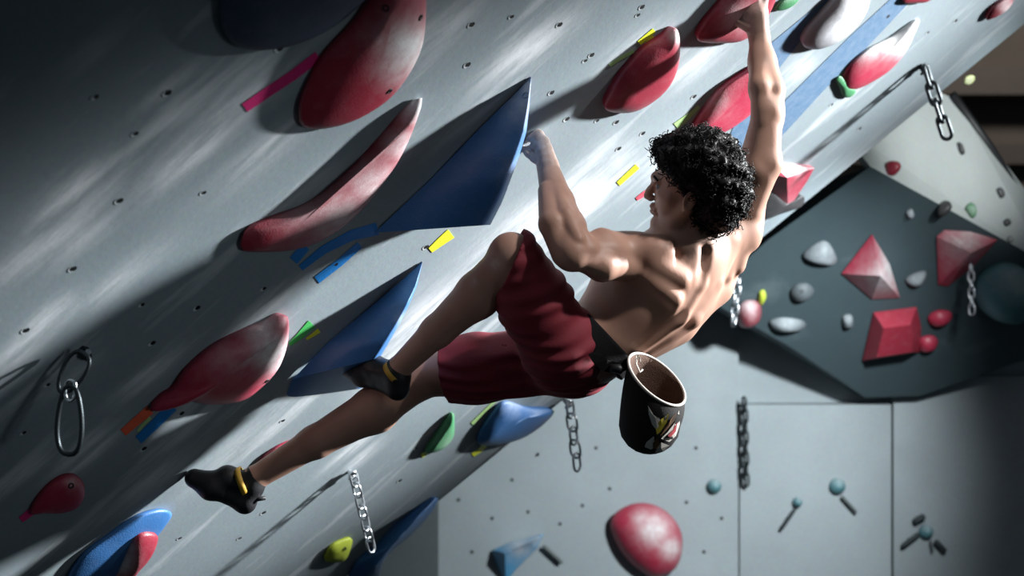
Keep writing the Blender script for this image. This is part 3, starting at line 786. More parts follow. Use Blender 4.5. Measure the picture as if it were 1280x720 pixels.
def on_wall(u, v, off): return WALL.hit(u, v, off)
chain('silver chain hanging below the right shin of the climber', on_wall(441, 592, .02), P(465, 688, on_wall(441, 592, .02).y - CAM.y + .05), 7, M['steel'], .0042, anchor_n=NW)
chain('short silver chain hanging below the hips, left of the chalk bag', on_wall(712, 503, .03), P(722, 586, on_wall(712, 503, .02).y + .02), 5, M['steel'], .005, anchor_n=NW)
chain('long thin chain hanging on the back wall right of the chalk bag', P(930, 500, YB - .05), P(932, 606, YB - .05), 8, M['darksteel'], .006, .5, anchor_n=Vector((0, -1, 0)))
chain('pale chain at the right side of the back of the climber', P(923, 345, 6.4), P(917, 405, 6.4), 5, M['steel'], .006, .55)
chain('thin chain hanging at the right of the red three sided volume', P(1214, 330, 6.35), P(1215, 392, 6.35), 6, M['steel'], .004, .5)
hg = on_wall(1157, 85, .02)
chain('thick dark chain hanging from the far right end of the main wall', hg, P(1184, 170, hg.y + .02), 4, M['darksteel'], .0075, .42, anchor_n=NW)

# quickdraw hanger with two carabiners at the left
def carabiner(parent, name, c, ax, side, L, W, wire, mat, gate=True):
    pts = []
    for k in range(28):
        a = 2 * math.pi * k / 28
        w = W / 2 * (1 + .22 * math.cos(a))
        pts.append(c + ax * (L / 2 * math.cos(a)) + side * (w * math.sin(a) * (abs(math.sin(a)) ** -.25 if abs(math.sin(a)) > .05 else 1)))
    vs, fs = tube(pts, wire, 10, True)
    o = mesh_obj(name, vs, fs, mat, parent=parent)
    return o
a0 = on_wall(108, 441, .012)
qd = empty('quickdraw', a0)
def plate(pts_px, off, th, mat, name, parent):
    q = [on_wall(u, v, off) for u, v in pts_px]; q2 = [on_wall(u, v, off) - NW * th for u, v in pts_px]
    n = len(q)
    fs = [tuple(range(n)), tuple(range(2 * n - 1, n - 1, -1))] + [(k, n + k, n + (k + 1) % n, (k + 1) % n) for k in range(n)]
    return mesh_obj(name, q + q2, fs, mat, parent=parent, smooth=False)
plate([(100, 441), (106, 436), (113, 438), (115, 446), (109, 452), (101, 449)], .012, .014, M['darksteel'], 'hanger_plate', qd)
vs, fs = tube([on_wall(109, 442, -.01), on_wall(110, 440, .022)], .008, 6); mesh_obj('bolt', vs, fs, M['steel'], parent=qd, smooth=False)
c1 = P(91, 466, a0.y - CAM.y - .06); axx = (P(104, 447, c1.y) - P(80, 488, c1.y)).normalized()
sd = axx.cross(Vector((.35, 1, .1))).normalized()
carabiner(qd, 'carabiner', c1, axx, sd, .108, .058, .0052, M['darksteel'])
c2 = P(87, 525, c1.y - .01); ax2 = (P(88, 488, c2.y) - P(86, 560, c2.y)).normalized(); sd2 = ax2.cross(Vector((.3, 1, 0))).normalized()
carabiner(qd, 'carabiner', c2, -ax2, sd2, .165, .066, .0062, M['darksteel'])
vs, fs = tube(link_pts(P(88, 488, c2.y), ax2, sd2, .05, .026), .005, 8, True); mesh_obj('swivel', vs, fs, M['steel'], parent=qd)
tag(qd, 'dark carabiner quickdraw on a hanger bolt at the left of the wall', 'quickdraw')
# ------------------------------------------------------------------ the climber: one implicit body, skinned by surface nets
class Field:
    def __init__(self, lo, hi, h):
        self.lo = np.array(lo, dtype=np.float64); self.h = h
        self.n = np.ceil((np.array(hi) - self.lo) / h).astype(int) + 1
        self.d = np.full(self.n, 0.30, dtype=np.float32)
    def box(self, lo, hi):
        a = np.maximum(np.floor((np.array(lo) - self.lo) / self.h).astype(int), 0)
        b = np.minimum(np.ceil((np.array(hi) - self.lo) / self.h).astype(int) + 1, self.n)
        if np.any(b <= a): return None
        xs = [(self.lo[k] + np.arange(a[k], b[k]) * self.h).astype(np.float32) for k in range(3)]
        sl = tuple(slice(a[k], b[k]) for k in range(3))
        return sl, xs[0][:, None, None], xs[1][None, :, None], xs[2][None, None, :]
    def union(self, sl, f, k):
        d = self.d[sl]
        if k <= 0:
            self.d[sl] = np.minimum(d, f); return
        hh = np.clip(0.5 + 0.5 * (f - d) / k, 0, 1)
        self.d[sl] = f * (1 - hh) + d * hh - k * hh * (1 - hh)
    def carve(self, sl, f, k):
        d = self.d[sl]; g = -f
        hh = np.clip(0.5 - 0.5 * (g - d) / k, 0, 1)
        self.d[sl] = g * (1 - hh) + d * hh + k * hh * (1 - hh)
    def cone(self, a, b, ra, rb, k=0.02, carve=False):
        a = np.array(a); b = np.array(b); m = max(ra, rb) + max(k, 3 * self.h) + 2 * self.h
        r = self.box(np.minimum(a, b) - m, np.maximum(a, b) + m)
        if r is None: return
        sl, X, Y, Z = r
        ab = b - a; L2 = float(ab @ ab) + 1e-12
        t = np.clip(((X - a[0]) * ab[0] + (Y - a[1]) * ab[1] + (Z - a[2]) * ab[2]) / L2, 0, 1)
        f = np.sqrt((X - a[0] - ab[0] * t) ** 2 + (Y - a[1] - ab[1] * t) ** 2 + (Z - a[2] - ab[2] * t) ** 2) - (ra + (rb - ra) * t)
        (self.carve if carve else self.union)(sl, f.astype(np.float32), k)
    def chain(self, pts, rad, k=0.02):
        for i in range(len(pts) - 1):
            self.cone(pts[i], pts[i + 1], rad[i], rad[i + 1], k)
    def ell(self, c, axes, r, k=0.02, carve=False):
        """ellipsoid: axes three unit vectors, r three radii"""
        c = np.array(c); A = [np.array(x) for x in axes]; m = max(r) + max(k, 3 * self.h) + 2 * self.h
        q = self.box(c - m, c + m)
        if q is None: return
        sl, X, Y, Z = q
        X = X - c[0]; Y = Y - c[1]; Z = Z - c[2]
        k0 = 0; k1 = 0
        for ax, rr in zip(A, r):
            p = X * ax[0] + Y * ax[1] + Z * ax[2]
            k0 = k0 + (p / rr) ** 2; k1 = k1 + (p / (rr * rr)) ** 2
        k0 = np.sqrt(k0); k1 = np.sqrt(k1) + 1e-9
        f = k0 * (k0 - 1.0) / k1
        (self.carve if carve else self.union)(sl, f.astype(np.float32), k)
    def cut(self, p, n, k=0.004):
        """keep only the side of the plane away from n"""
        sl = (slice(None),) * 3
        _, X, Y, Z = self.box(self.lo, self.lo + (self.n - 1) * self.h)
        f = (X - p[0]) * n[0] + (Y - p[1]) * n[1] + (Z - p[2]) * n[2]
        self.d = np.maximum(self.d, f.astype(np.float32))
    def mesh(self):
        d = self.d; n = np.array(d.shape)
        s = d < 0
        cnt = np.zeros(n - 1, dtype=np.int8)
        for i in (0, 1):
            for j in (0, 1):
                for k in (0, 1):
                    cnt += s[i:n[0] - 1 + i, j:n[1] - 1 + j, k:n[2] - 1 + k]
        act = (cnt > 0) & (cnt < 8)
        idx = np.argwhere(act)
        ids = np.full(act.shape, -1, dtype=np.int32); ids[act] = np.arange(len(idx))
        acc = np.zeros((len(idx), 3)); num = np.zeros(len(idx))
        co = [(i, j, k) for i in (0, 1) for j in (0, 1) for k in (0, 1)]
        for p in range(8):
            for q in range(p + 1, 8):
                if sum(abs(co[p][m] - co[q][m]) for m in range(3)) != 1: continue
                a = d[tuple((idx + co[p]).T)]; b = d[tuple((idx + co[q]).T)]
                hit = (a < 0) != (b < 0)
                t = np.where(hit, a / np.where(hit, a - b, 1), 0)
                pos = np.array(co[p]) + (np.array(co[q]) - np.array(co[p])) * t[:, None]
                acc[hit] += pos[hit]; num[hit] += 1
        verts = self.lo + (idx + acc / num[:, None]) * self.h
        quads = []
        for ax in range(3):
            u, v = (ax + 1) % 3, (ax + 2) % 3
            sa = [slice(None)] * 3; sb = [slice(None)] * 3
            sa[ax] = slice(0, n[ax] - 1); sb[ax] = slice(1, n[ax])
            A_, B_ = s[tuple(sa)], s[tuple(sb)]
            e = np.argwhere(A_ != B_)
            ok = (e[:, u] > 0) & (e[:, v] > 0) & (e[:, u] < n[u] - 1) & (e[:, v] < n[v] - 1)
            e = e[ok]
            def g(du, dv):
                c = e.copy(); c[:, u] += du; c[:, v] += dv
                return ids[c[:, 0], c[:, 1], c[:, 2]]
            q = np.stack([g(-1, -1), g(0, -1), g(0, 0), g(-1, 0)], 1)
            flip = B_[tuple(e.T)]
            q[flip] = q[flip][:, ::-1]
            quads.append(q)
        q = np.concatenate(quads); q = q[(q >= 0).all(1)]
        return verts, q
    def obj(self, name, mat, parent=None, loc=None, smooth_it=2, keep=None, attrs=None):
        v, q = self.mesh()
        # light Laplacian smoothing of the grid steps
        e = np.concatenate([q[:, [0, 1]], q[:, [1, 2]], q[:, [2, 3]], q[:, [3, 0]]])
        e = np.concatenate([e, e[:, ::-1]])
        deg = np.bincount(e[:, 0], minlength=len(v))[:, None]
        for it in range(smooth_it):
            acc = np.zeros_like(v)
            for c in range(3): acc[:, c] = np.bincount(e[:, 0], weights=v[e[:, 1], c], minlength=len(v))
            v = v + 0.5 * (acc / np.maximum(deg, 1) - v)
        at = attrs(v) if attrs else None
        return mesh_obj(name, v, q.tolist(), mat, parent=parent, loc=loc, attrs=at)

def unit(v): return Vector(v).normalized()

# materials of the climber
def skin_material():
    m, nt, bs = nodes('skin')
    L = nt.links
    tc = nt.nodes.new('ShaderNodeTexCoord')
    n1 = nt.nodes.new('ShaderNodeTexNoise'); n1.inputs['Scale'].default_value = 14; n1.inputs['Detail'].default_value = 5
    L.new(tc.outputs['Object'], n1.inputs['Vector'])
    mx = nt.nodes.new('ShaderNodeMix'); mx.data_type = 'RGBA'
    mx.inputs[6].default_value = (0.36, 0.195, 0.14, 1); mx.inputs[7].default_value = (0.50, 0.295, 0.22, 1)
    L.new(n1.outputs['Fac'], mx.inputs[0])
    at = nt.nodes.new('ShaderNodeAttribute'); at.attribute_name = 'chalk'
    n2 = nt.nodes.new('ShaderNodeTexNoise'); n2.inputs['Scale'].default_value = 70; n2.inputs['Detail'].default_value = 5
    L.new(tc.outputs['Object'], n2.inputs['Vector'])
    mm = nt.nodes.new('ShaderNodeMath'); mm.operation = 'MULTIPLY'; mm.use_clamp = True
    L.new(at.outputs['Fac'], mm.inputs[0]); L.new(n2.outputs['Fac'], mm.inputs[1])
    m2 = nt.nodes.new('ShaderNodeMix'); m2.data_type = 'RGBA'; m2.inputs[7].default_value = (0.72, 0.68, 0.66, 1)
    L.new(mx.outputs[2], m2.inputs[6]); L.new(mm.outputs[0], m2.inputs[0])
    L.new(m2.outputs[2], bs.inputs['Base Color'])
    bs.inputs['Roughness'].default_value = 0.5
    bs.inputs['Specular IOR Level'].default_value = 0.35
    bs.inputs['Subsurface Weight'].default_value = 0.0
    n3 = nt.nodes.new('ShaderNodeTexNoise'); n3.inputs['Scale'].default_value = 320; n3.inputs['Detail'].default_value = 2
    L.new(tc.outputs['Object'], n3.inputs['Vector'])
    b = nt.nodes.new('ShaderNodeBump'); b.inputs['Strength'].default_value = 0.12; b.inputs['Distance'].default_value = 0.002
    L.new(n3.outputs['Fac'], b.inputs['Height']); L.new(b.outputs['Normal'], bs.inputs['Normal'])
    return m
M['skin'] = skin_material()
M['shorts'] = simple('red_shorts_cloth', (0.20, 0.012, 0.025, 1), 0.75, scale=12, var=0.25, bump=0.3, bscale=420)
M['waist'] = simple('black_elastic', (0.005, 0.005, 0.006, 1), 0.85, spec=.15)
M['hair'] = simple('black_hair', (0.0045, 0.0038, 0.0036, 1), 0.55, scale=60, var=.4, bump=0, spec=.22)
M['shoe'] = simple('black_shoe_rubber', (0.012, 0.012, 0.014, 1), 0.5)
M['strap'] = simple('yellow_shoe_band', (0.55, 0.33, 0.04, 1), 0.6)
M['shoegrey'] = simple('grey_shoe_panel', (0.11, 0.10, 0.11, 1), 0.6)
M['lip'] = simple('lip_skin', (0.26, 0.09, 0.08, 1), 0.4, bump=0)
M['eyewhite'] = simple('eye_white', (0.3, 0.27, 0.25, 1), 0.3, bump=0, var=.03)
M['iris'] = simple('dark_iris', (0.02, 0.01, 0.007, 1), 0.15, bump=0)
M['bagcloth'] = simple('black_bag_cloth', (0.009, 0.0075, 0.007, 1), 0.85, bscale=500, bump=.3)
M['baglining'] = simple('brown_fleece', (0.10, 0.055, 0.038, 1), 0.95, bscale=300, bump=.6)
M['piping'] = simple('pale_cord', (0.62, 0.56, 0.50, 1), 0.6)
M['patch_white'] = simple('white_print', (0.66, 0.62, 0.56, 1), 0.7, bump=0)
M['patch_yellow'] = simple('yellow_print', (0.55, 0.46, 0.04, 1), 0.7, bump=0)
M['patch_red'] = simple('red_print', (0.35, 0.03, 0.04, 1), 0.7, bump=0)
M['patch_brown'] = simple('brown_print', (0.14, 0.07, 0.03, 1), 0.7, bump=0)

# --- joints -----------------------------------------------------------------
R_GRIP = P(930, -6, 4.235); R_WR = P(949, 46, 4.215); R_EL = P(960, 140, 4.12); R_SH = P(931, 268, 4.16)
L_GRIP = P(665, 176, 4.03); L_WR = P(686, 214, 4.02); L_EL = P(714, 316, 3.82); L_SH = P(796, 318, 3.98)
HEAD = P(862, 231, 3.98)
PEL = P(716, 442, 4.06); LKN = P(640, 322, 3.90); LAN = P(497, 462, 4.08); RKN = P(528, 470, 4.23); RAN = P(318, 598, 4.17)
LHIP = P(698, 434, 3.97); RHIP = P(690, 448, 4.14)

B = Field(P(215, 660, 3.9) - Vector((.05, .35, .05)), P(990, -60, 4.4) + Vector((.05, .05, .08)), 0.0042)

# --- torso ---
UPT = unit(P(858, 300, 4.06) - P(735, 440, 4.04))           # up the trunk
BK = unit((0.62, -0.52, -0.60)); BK = unit(BK - UPT * BK.dot(UPT))
LF = unit(UPT.cross(-BK))                                    # to the climber's left
AX = (UPT, BK, LF)
B.ell(P(833, 357, 4.10), AX, (.205, .138, .165), .03)        # ribcage
B.cone(P(800, 388, 4.07), P(742, 432, 4.05), .104, .110, .10)  # waist
B.ell(P(714, 438, 4.06), AX, (.12, .104, .150), .05)        # pelvis
B.cone(P(845, 318, 4.06), P(905, 292, 4.14), .085, .085, .05)  # shoulder girdle
B.cone(P(800, 338, 4.02), P(860, 318, 4.05), .085, .09, .05)
# neck
B.cone(P(868, 300, 4.06), HEAD + Vector((.02, .02, -.03)), .062, .058, .03)
# left lat, flank
B.chain([P(828, 345, 4.01), P(803, 385, 4.015), P(770, 420, 4.01)], [.055, .050, .04], .07)
# right lat
B.chain([P(912, 312, 4.20), P(892, 358, 4.18), P(845, 405, 4.12), P(800, 432, 4.08)], [.055, .052, .05, .045], .03)
# erectors, either side of the spine
B.chain([P(872, 318, 4.00), P(868, 352, 3.985), P(845, 392, 3.975), P(797, 430, 3.985)], [.026, .034, .036, .028], .012)
B.chain([P(893, 318, 4.06), P(889, 350, 4.055), P(862, 396, 4.035), P(806, 434, 4.03)], [.026, .032, .034, .028], .012)
# scapula, infraspinatus, teres, trapezius
B.chain([P(818, 332, 3.935), P(850, 350, 3.945)], [.038, .03], .02)
B.chain([P(806, 345, 3.93), P(842, 374, 3.935)], [.028, .026], .018)
B.chain([P(858, 316, 3.99), P(828, 306, 3.965)], [.03, .03], .02)
B.chain([P(862, 306, 4.02), P(864, 345, 3.97)], [.03, .022], .02)
B.chain([P(908, 300, 4.08), P(896, 335, 4.085)], [.034, .03], .016)
B.chain([P(918, 300, 4.12), P(905, 342, 4.13)], [.03, .028], .012)
for a, b, r in ((P(882, 312, 3.960), P(881, 350, 3.950), .010), (P(881, 350, 3.950), P(854, 395, 3.938), .010), (P(854, 395, 3.938), P(802, 434, 3.952), .010)):
    B.cone(a, b, r, r, .022, carve=True)
# chest and belly on the wall side
B.cone(P(775, 345, 4.10), P(760, 390, 4.08), .075, .08, .04)

# --- left arm ---
B.ell(P(788, 316, 3.965), (unit(L_EL - L_SH), unit((0, 1, 0)), unit((L_EL - L_SH).cross(Vector((0, 1, 0))))), (.085, .066, .060), .02)  # deltoid
B.chain([L_SH, L_SH.lerp(L_EL, .5), L_EL], [.055, .052, .042], .02)
B.chain([P(786, 334, 3.93), P(752, 332, 3.86), P(724, 324, 3.82)], [.036, .043, .03], .012)       # triceps
B.chain([P(778, 304, 3.96), P(752, 303, 3.90), P(726, 308, 3.855)], [.03, .038, .026], .012)       # biceps
B.ell(L_EL + Vector((.0, -.012, -.012)), ((1, 0, 0), (0, 1, 0), (0, 0, 1)), (.036, .034, .036), .012)
fa = L_WR - L_EL
B.chain([L_EL, L_EL + fa * .28, L_EL + fa * .6, L_WR], [.048, .058, .046, .033], .015)
B.chain([P(735, 312, 3.83), P(716, 282, 3.845), P(696, 240, 3.945)], [.026, .030, .018], .009)      # forearm muscles
B.chain([P(702, 318, 3.815), P(690, 280, 3.84), P(683, 238, 3.945)], [.028, .036, .024], .009)
B.chain([P(722, 300, 3.80), P(706, 268, 3.845), P(692, 228, 3.965)], [.020, .024, .014], .006)

# --- right arm ---
B.ell(P(928, 272, 4.15), (unit(R_EL - R_SH), unit((0, 1, 0)), unit((1, 0, .1))), (.095, .068, .058), .02)
B.chain([R_SH, R_SH.lerp(R_EL, .5), R_EL], [.056, .052, .043], .02)
B.chain([P(922, 285, 4.13), P(947, 215, 4.095), P(957, 145, 4.11)], [.034, .040, .026], .02)
B.chain([P(940, 262, 4.11), P(962, 205, 4.095), P(966, 150, 4.115)], [.030, .034, .022], .02)
B.chain([P(918, 330, 4.15), P(926, 296, 4.13), P(938, 262, 4.12)], [.034, .036, .028], .012)        # teres / armpit fold
fb = R_WR - R_EL
B.chain([R_EL, R_EL + fb * .3, R_EL + fb * .65, R_WR], [.043, .047, .040, .030], .015)
B.chain([P(968, 150, 4.12), P(968, 112, 4.13), P(957, 66, 4.185)], [.022, .026, .016], .02)
B.chain([P(952, 150, 4.10), P(949, 108, 4.11), P(946, 64, 4.18)], [.022, .027, .016], .02)

# --- hands ---
def finger(F_, pts, rad):
    F_.chain(pts, rad, .005)
# right hand, back of the hand to the viewer, fingers over the top of the hold
RK = [P(922, 2, 4.205), P(933, -5, 4.20), P(945, -8, 4.205), P(956, -5, 4.215)]     # knuckles
B.chain([R_WR, P(946, 20, 4.212)], [.030, .034], .012)
for k_ in RK: B.cone(R_WR.lerp(P(944, 30, 4.212), .5), k_, .024, .0125, .012)
lens = (.9, 1.0, .95, .78)
for i, k_ in enumerate(RK):
    d1 = Vector((-.016, .022, .030)) * lens[i]; d2 = Vector((-.012, .030, .006)) * lens[i]; d3 = Vector((-.004, .020, -.012)) * lens[i]
    finger(B, [k_, k_ + d1, k_ + d1 + d2, k_ + d1 + d2 + d3], [.0115, .0100, .0095, .0080])
finger(B, [P(935, 34, 4.205), P(921, 27, 4.215), P(913, 16, 4.23), P(910, 8, 4.24)], [.016, .0125, .0108, .009])

# left hand pinching the right edge of the fin
LK = [P(666, 163, 4.055), P(674, 168, 4.042), P(681, 177, 4.032), P(684, 188, 4.032)]
for k_ in LK: B.cone(L_WR.lerp(P(683, 198, 4.02), .5), k_, .026, .0145, .011)
for i, k_ in enumerate(LK):
    e_ = Vector((P(658, 170, 4.03) - P(671, 169, 3.975)))
    d1 = Vector((-.028, .004, -.006 - .002 * i)) * lens[i]; d2 = Vector((-.018, .020, -.010)) * lens[i]; d3 = Vector((.000, .022, -.006)) * lens[i]
    finger(B, [k_, k_ + d1, k_ + d1 + d2, k_ + d1 + d2 + d3], [.0125, .0112, .0100, .0085])
finger(B, [P(678, 203, 4.03), P(668, 198, 4.03), P(660, 192, 4.04), P(654, 186, 4.055)], [.016, .0125, .0108, .009])

# --- legs ---
B.chain([LHIP, LHIP.lerp(LKN, .5), LKN], [.098, .085, .062], .03)
B.ell(LKN + Vector((-.004, -.004, .012)), ((1, 0, 0), (0, 1, 0), (0, 0, 1)), (.056, .056, .056), .02)
sh = LAN - LKN
pd = unit(sh.cross(Vector((0, 1, 0))))
if pd.z > 0: pd = -pd
B.chain([LKN, LKN + sh * .3, LKN + sh * .65, LAN], [.056, .054, .044, .034], .02)
B.chain([LKN + sh * .08 + pd * .012, LKN + sh * .32 + pd * .020, LKN + sh * .62 + pd * .010], [.042, .046, .026], .03)   # calf
B.chain([RHIP, RHIP.lerp(RKN, .5), RKN], [.10, .088, .062], .03)
B.ell(RKN, ((1, 0, 0), (0, 1, 0), (0, 0, 1)), (.055, .055, .055), .02)
sr = RAN - RKN
pr_ = unit(sr.cross(Vector((0, 1, 0))))
if pr_.z > 0: pr_ = -pr_
B.chain([RKN, RKN + sr * .3, RKN + sr * .65, RAN], [.056, .056, .046, .035], .02)
B.chain([RKN + sr * .06 + pr_ * .010, RKN + sr * .30 + pr_ * .024, RKN + sr * .62 + pr_ * .012], [.044, .050, .028], .035)
# feet, inside the shoes
LTOE = P(432, 457, 4.235); RTOE = P(243, 598, 4.165); LHEEL = P(497, 486, 4.09); RHEEL = P(306, 628, 4.165)
B.chain([LAN, P(468, 468, 4.15), LTOE.lerp(LAN, .3)], [.032, .02, .012], .015)
B.cone(LAN, LHEEL, .028, .018, .015)
B.chain([RAN, P(285, 604, 4.165), RTOE.lerp(RAN, .3)], [.032, .02, .012], .015)
B.cone(RAN, RHEEL, .028, .018, .015)

# --- head: up, forward, left ---
HF = unit((-0.965, 0.16, 0.10)); HU = Vector((.10, -.38, .92)); HU = unit(HU - HF * HU.dot(HF)); HL = HU.cross(HF)
def hp(f, u, l): return HEAD + HF * f + HU * u + HL * l
HX = (HF, HU, HL)
B.ell(hp(-.008, .035, 0), HX, (.098, .088, .076), .02)          # skull
B.ell(hp(.038, -.035, 0), HX, (.056, .086, .060), .02)          # face
B.chain([hp(.0, -.05, .055), hp(.028, -.098, .040), hp(.072, -.120, .012)], [.020, .018, .018], .02)   # jaw
B.chain([hp(.0, -.05, -.055), hp(.028, -.098, -.040), hp(.072, -.120, -.012)], [.020, .018, .018], .02)
B.ell(hp(.082, -.119, 0), HX, (.019, .018, .020), .015)         # chin
B.chain([hp(.088, .012, .030), hp(.095, .014, 0), hp(.088, .012, -.030)], [.012, .013, .012], .012)   # brow
B.chain([hp(.094, .004, 0), hp(.109, -.026, 0), hp(.1155, -.042, 0)], [.009, .010, .0120], .008)        # nose
B.ell(hp(.105, -.048, .010), HX, (.010, .008, .008), .006); B.ell(hp(.105, -.048, -.010), HX, (.010, .008, .008), .006)
B.chain([hp(.050, -.028, .048), hp(.078, -.02, .034)], [.016, .012], .015); B.chain([hp(.050, -.028, -.048), hp(.078, -.02, -.034)], [.016, .012], .015)  # cheekbones
for s_ in (1, -1): B.ell(hp(.093, -.004, s_ * .030), HX, (.012, .010, .014), .006, carve=True)   # eye sockets
B.chain([hp(.089, -.074, .018), hp(.0985, -.071, .006), hp(.0985, -.071, -.006), hp(.089, -.074, -.018)], [.0055, .0075, .0075, .0055], .005)  # upper lip
B.chain([hp(.087, -.088, .015), hp(.0955, -.088, 0), hp(.087, -.088, -.015)], [.0055, .0085, .0055], .005)   # lower lip
B.chain([hp(.100, -.0665, .016), hp(.107, -.0665, 0), hp(.100, -.0665, -.016)], [.002, .0022, .002], .003) if False else None
for s_ in (1, -1):                                              # ears
    c_ = hp(-.008, -.022, s_ * .078)
    ea = unit(HU * .95 - HF * .25); eb = unit(HF * .92 + HU * .25 + HL * s_ * .28); ec = ea.cross(eb)
    B.ell(c_, (ea, eb, ec), (.031, .020, .009), .006)
    B.ell(c_ + HL * s_ * .009 + HF * .002, (ea, eb, ec), (.019, .010, .008), .004, carve=True)
    B.ell(c_ - HU * .026 + HF * .006, HX, (.010, .009, .007), .006)
# hands and fingers get chalk, also the left forearm and the knee
def chalk_attr(v):
    c = np.zeros(len(v))
    for p, r, k_ in ((L_GRIP, .085, 1.3), (R_GRIP, .09, 1.0), (L_WR, .05, .5), (LKN + Vector((-.03, -.05, -.01)), .03, .4), (P(618, 330, 3.85), .018, .9), (P(594, 353, 3.9), .014, .6)):
        d2 = ((v - np.array(p)) ** 2).sum(1)
        c = np.maximum(c, k_ * np.exp(-d2 / (r * r)))
    return {'chalk': c}
person = B.obj('person', M['skin'], loc=PEL, smooth_it=2, attrs=chalk_attr)
tag(person, 'shirtless climber with curly black hair in dark red shorts hanging by both hands', 'person')
del B

# eyes, lips
for s_ in (1, -1):
    c_ = hp(.0795, -.004, s_ * .030)
    vs, fs = [], []
    n_, m_ = 14, 9
    for i in range(m_ + 1):
        for k in range(n_):
            a = math.pi * i / m_; b = 2 * math.pi * k / n_
            vs.append(c_ + (HF * math.cos(a) + HU * math.sin(a) * math.cos(b) + HL * math.sin(a) * math.sin(b)) * .0115)
    for i in range(m_):
        for k in range(n_):
            fs.append((i * n_ + k, i * n_ + (k + 1) % n_, (i + 1) * n_ + (k + 1) % n_, (i + 1) * n_ + k))
    e_ = mesh_obj('eye', vs, fs, None, parent=person, mats=[M['iris'], M['eyewhite']], midx=[0 if i < 3 else 1 for i in range(m_) for k in range(n_)])
    vs, fs = tube([hp(.086, .018, s_ * .046), hp(.097, .023, s_ * .032), hp(.101, .021, s_ * .014)], [.002, .0042, .003], 6)
    mesh_obj('eyebrow', vs, fs, M['hair'], parent=person)
vs, fs = tube([hp(.090, -.0765, .018), hp(.1030, -.0715, .005), hp(.1035, -.0725, 0), hp(.1030, -.0715, -.005), hp(.090, -.0765, -.018)], [.001, .0042, .004, .0042, .001], 8)
v2, f2 = tube([hp(.090, -.082, .016), hp(.1005, -.0865, 0), hp(.090, -.082, -.016)], [.001, .0055, .001], 8)
k_ = len(vs); mesh_obj('lips', vs + v2, fs + [tuple(i + k_ for i in f) for f in f2], M['lip'], parent=person)

# --- hair: a rough cap with hundreds of curls ---
Hf = Field(HEAD - Vector((.2, .22, .2)), HEAD + Vector((.22, .2, .2)), 0.005)
Hf.ell(hp(-.030, .062, 0), HX, (.112, .100, .100), .02)
Hf.ell(hp(-.085, -.005, 0), HX, (.084, .108, .096), .03)
Hf.ell(hp(.045, .095, 0), HX, (.060, .045, .075), .03)
Hf.ell(hp(-.075, -.065, 0), HX, (.062, .06, .078), .03)
# keep the face, ears and neck clear
Hf.ell(hp(.105, -.03, 0), HX, (.080, .085, .12), .01, carve=True)
for s_ in (1, -1): Hf.ell(hp(.008, -.035, s_ * .095), HX, (.036, .042, .04), .008, carve=True)
hv, hq = Hf.mesh()
ctr = hp(-.02, .04, 0)
cn = np.array(ctr)
dirs = (hv - cn) / np.linalg.norm(hv - cn, axis=1)[:, None]
def lump(v, s, seed):
    r_ = np.random.default_rng(seed); o = 0
    for k in range(7):
        w_ = r_.normal(size=3); w_ *= s / np.linalg.norm(w_)
        o = o + np.sin(v @ w_ + r_.uniform(0, 6.28))
    return o / 7
hv2 = hv + dirs * (lump(hv, 130, 3) * .014 + lump(hv, 300, 5) * .008)[:, None]
verts_h = [tuple(x) for x in hv2]; faces_h = hq.tolist()
hr_ = np.random.default_rng(5)
sel = hr_.choice(len(hv2), 1500, replace=False)
allv = [np.array(hv2)]; allf = list(map(tuple, faces_h)); off = len(hv2)
for i in sel:
    p0 = Vector(hv2[i]); nn = Vector(dirs[i])
    t1 = nn.orthogonal().normalized(); t2 = nn.cross(t1)
    a0_ = hr_.uniform(0, 6.28); ax_ = (t1 * math.cos(a0_) + t2 * math.sin(a0_))
    dn = (ax_ * .8 - HU * .5 + nn * hr_.uniform(.2, 1.1)).normalized()
    r0 = hr_.uniform(.004, .0085); turns = hr_.uniform(1.0, 2.0); ln = hr_.uniform(.012, .032)
    e1_ = dn.orthogonal().normalized(); e2_ = dn.cross(e1_)
    pts = []
    m_ = 11
    for k in range(m_):
        t = k / (m_ - 1); a = a0_ + t * turns * 6.28
        pts.append(p0 - nn * .004 + dn * (ln * t) + e1_ * (r0 * math.cos(a)) + e2_ * (r0 * math.sin(a)))
    rr = hr_.uniform(.0011, .0021)
    vs, fs = tube(pts, [rr * (1 - .5 * k / (m_ - 1)) for k in range(m_)], 5)
    allv.append(np.array([tuple(x) for x in vs])); allf += [tuple(j + off for j in f) for f in fs]; off += len(vs)
mesh_obj('hair', np.concatenate(allv), allf, M['hair'], parent=person)

# --- shorts ---
Sf = Field(P(520, 560, 3.9) - Vector((.05, .25, .02)), P(780, 270, 4.2) + Vector((.05, .15, .05)), 0.0042)
Sf.ell(P(716, 440, 4.06), AX, (.135, .126, .168), .04)
Sf.chain([LHIP, LHIP.lerp(LKN, .5), LKN + (LKN - LHIP) * .06], [.106, .098, .080], .04)
Sf.chain([RHIP, RHIP.lerp(RKN, .6), RKN + (RKN - RHIP) * .25], [.106, .098, .088], .03)
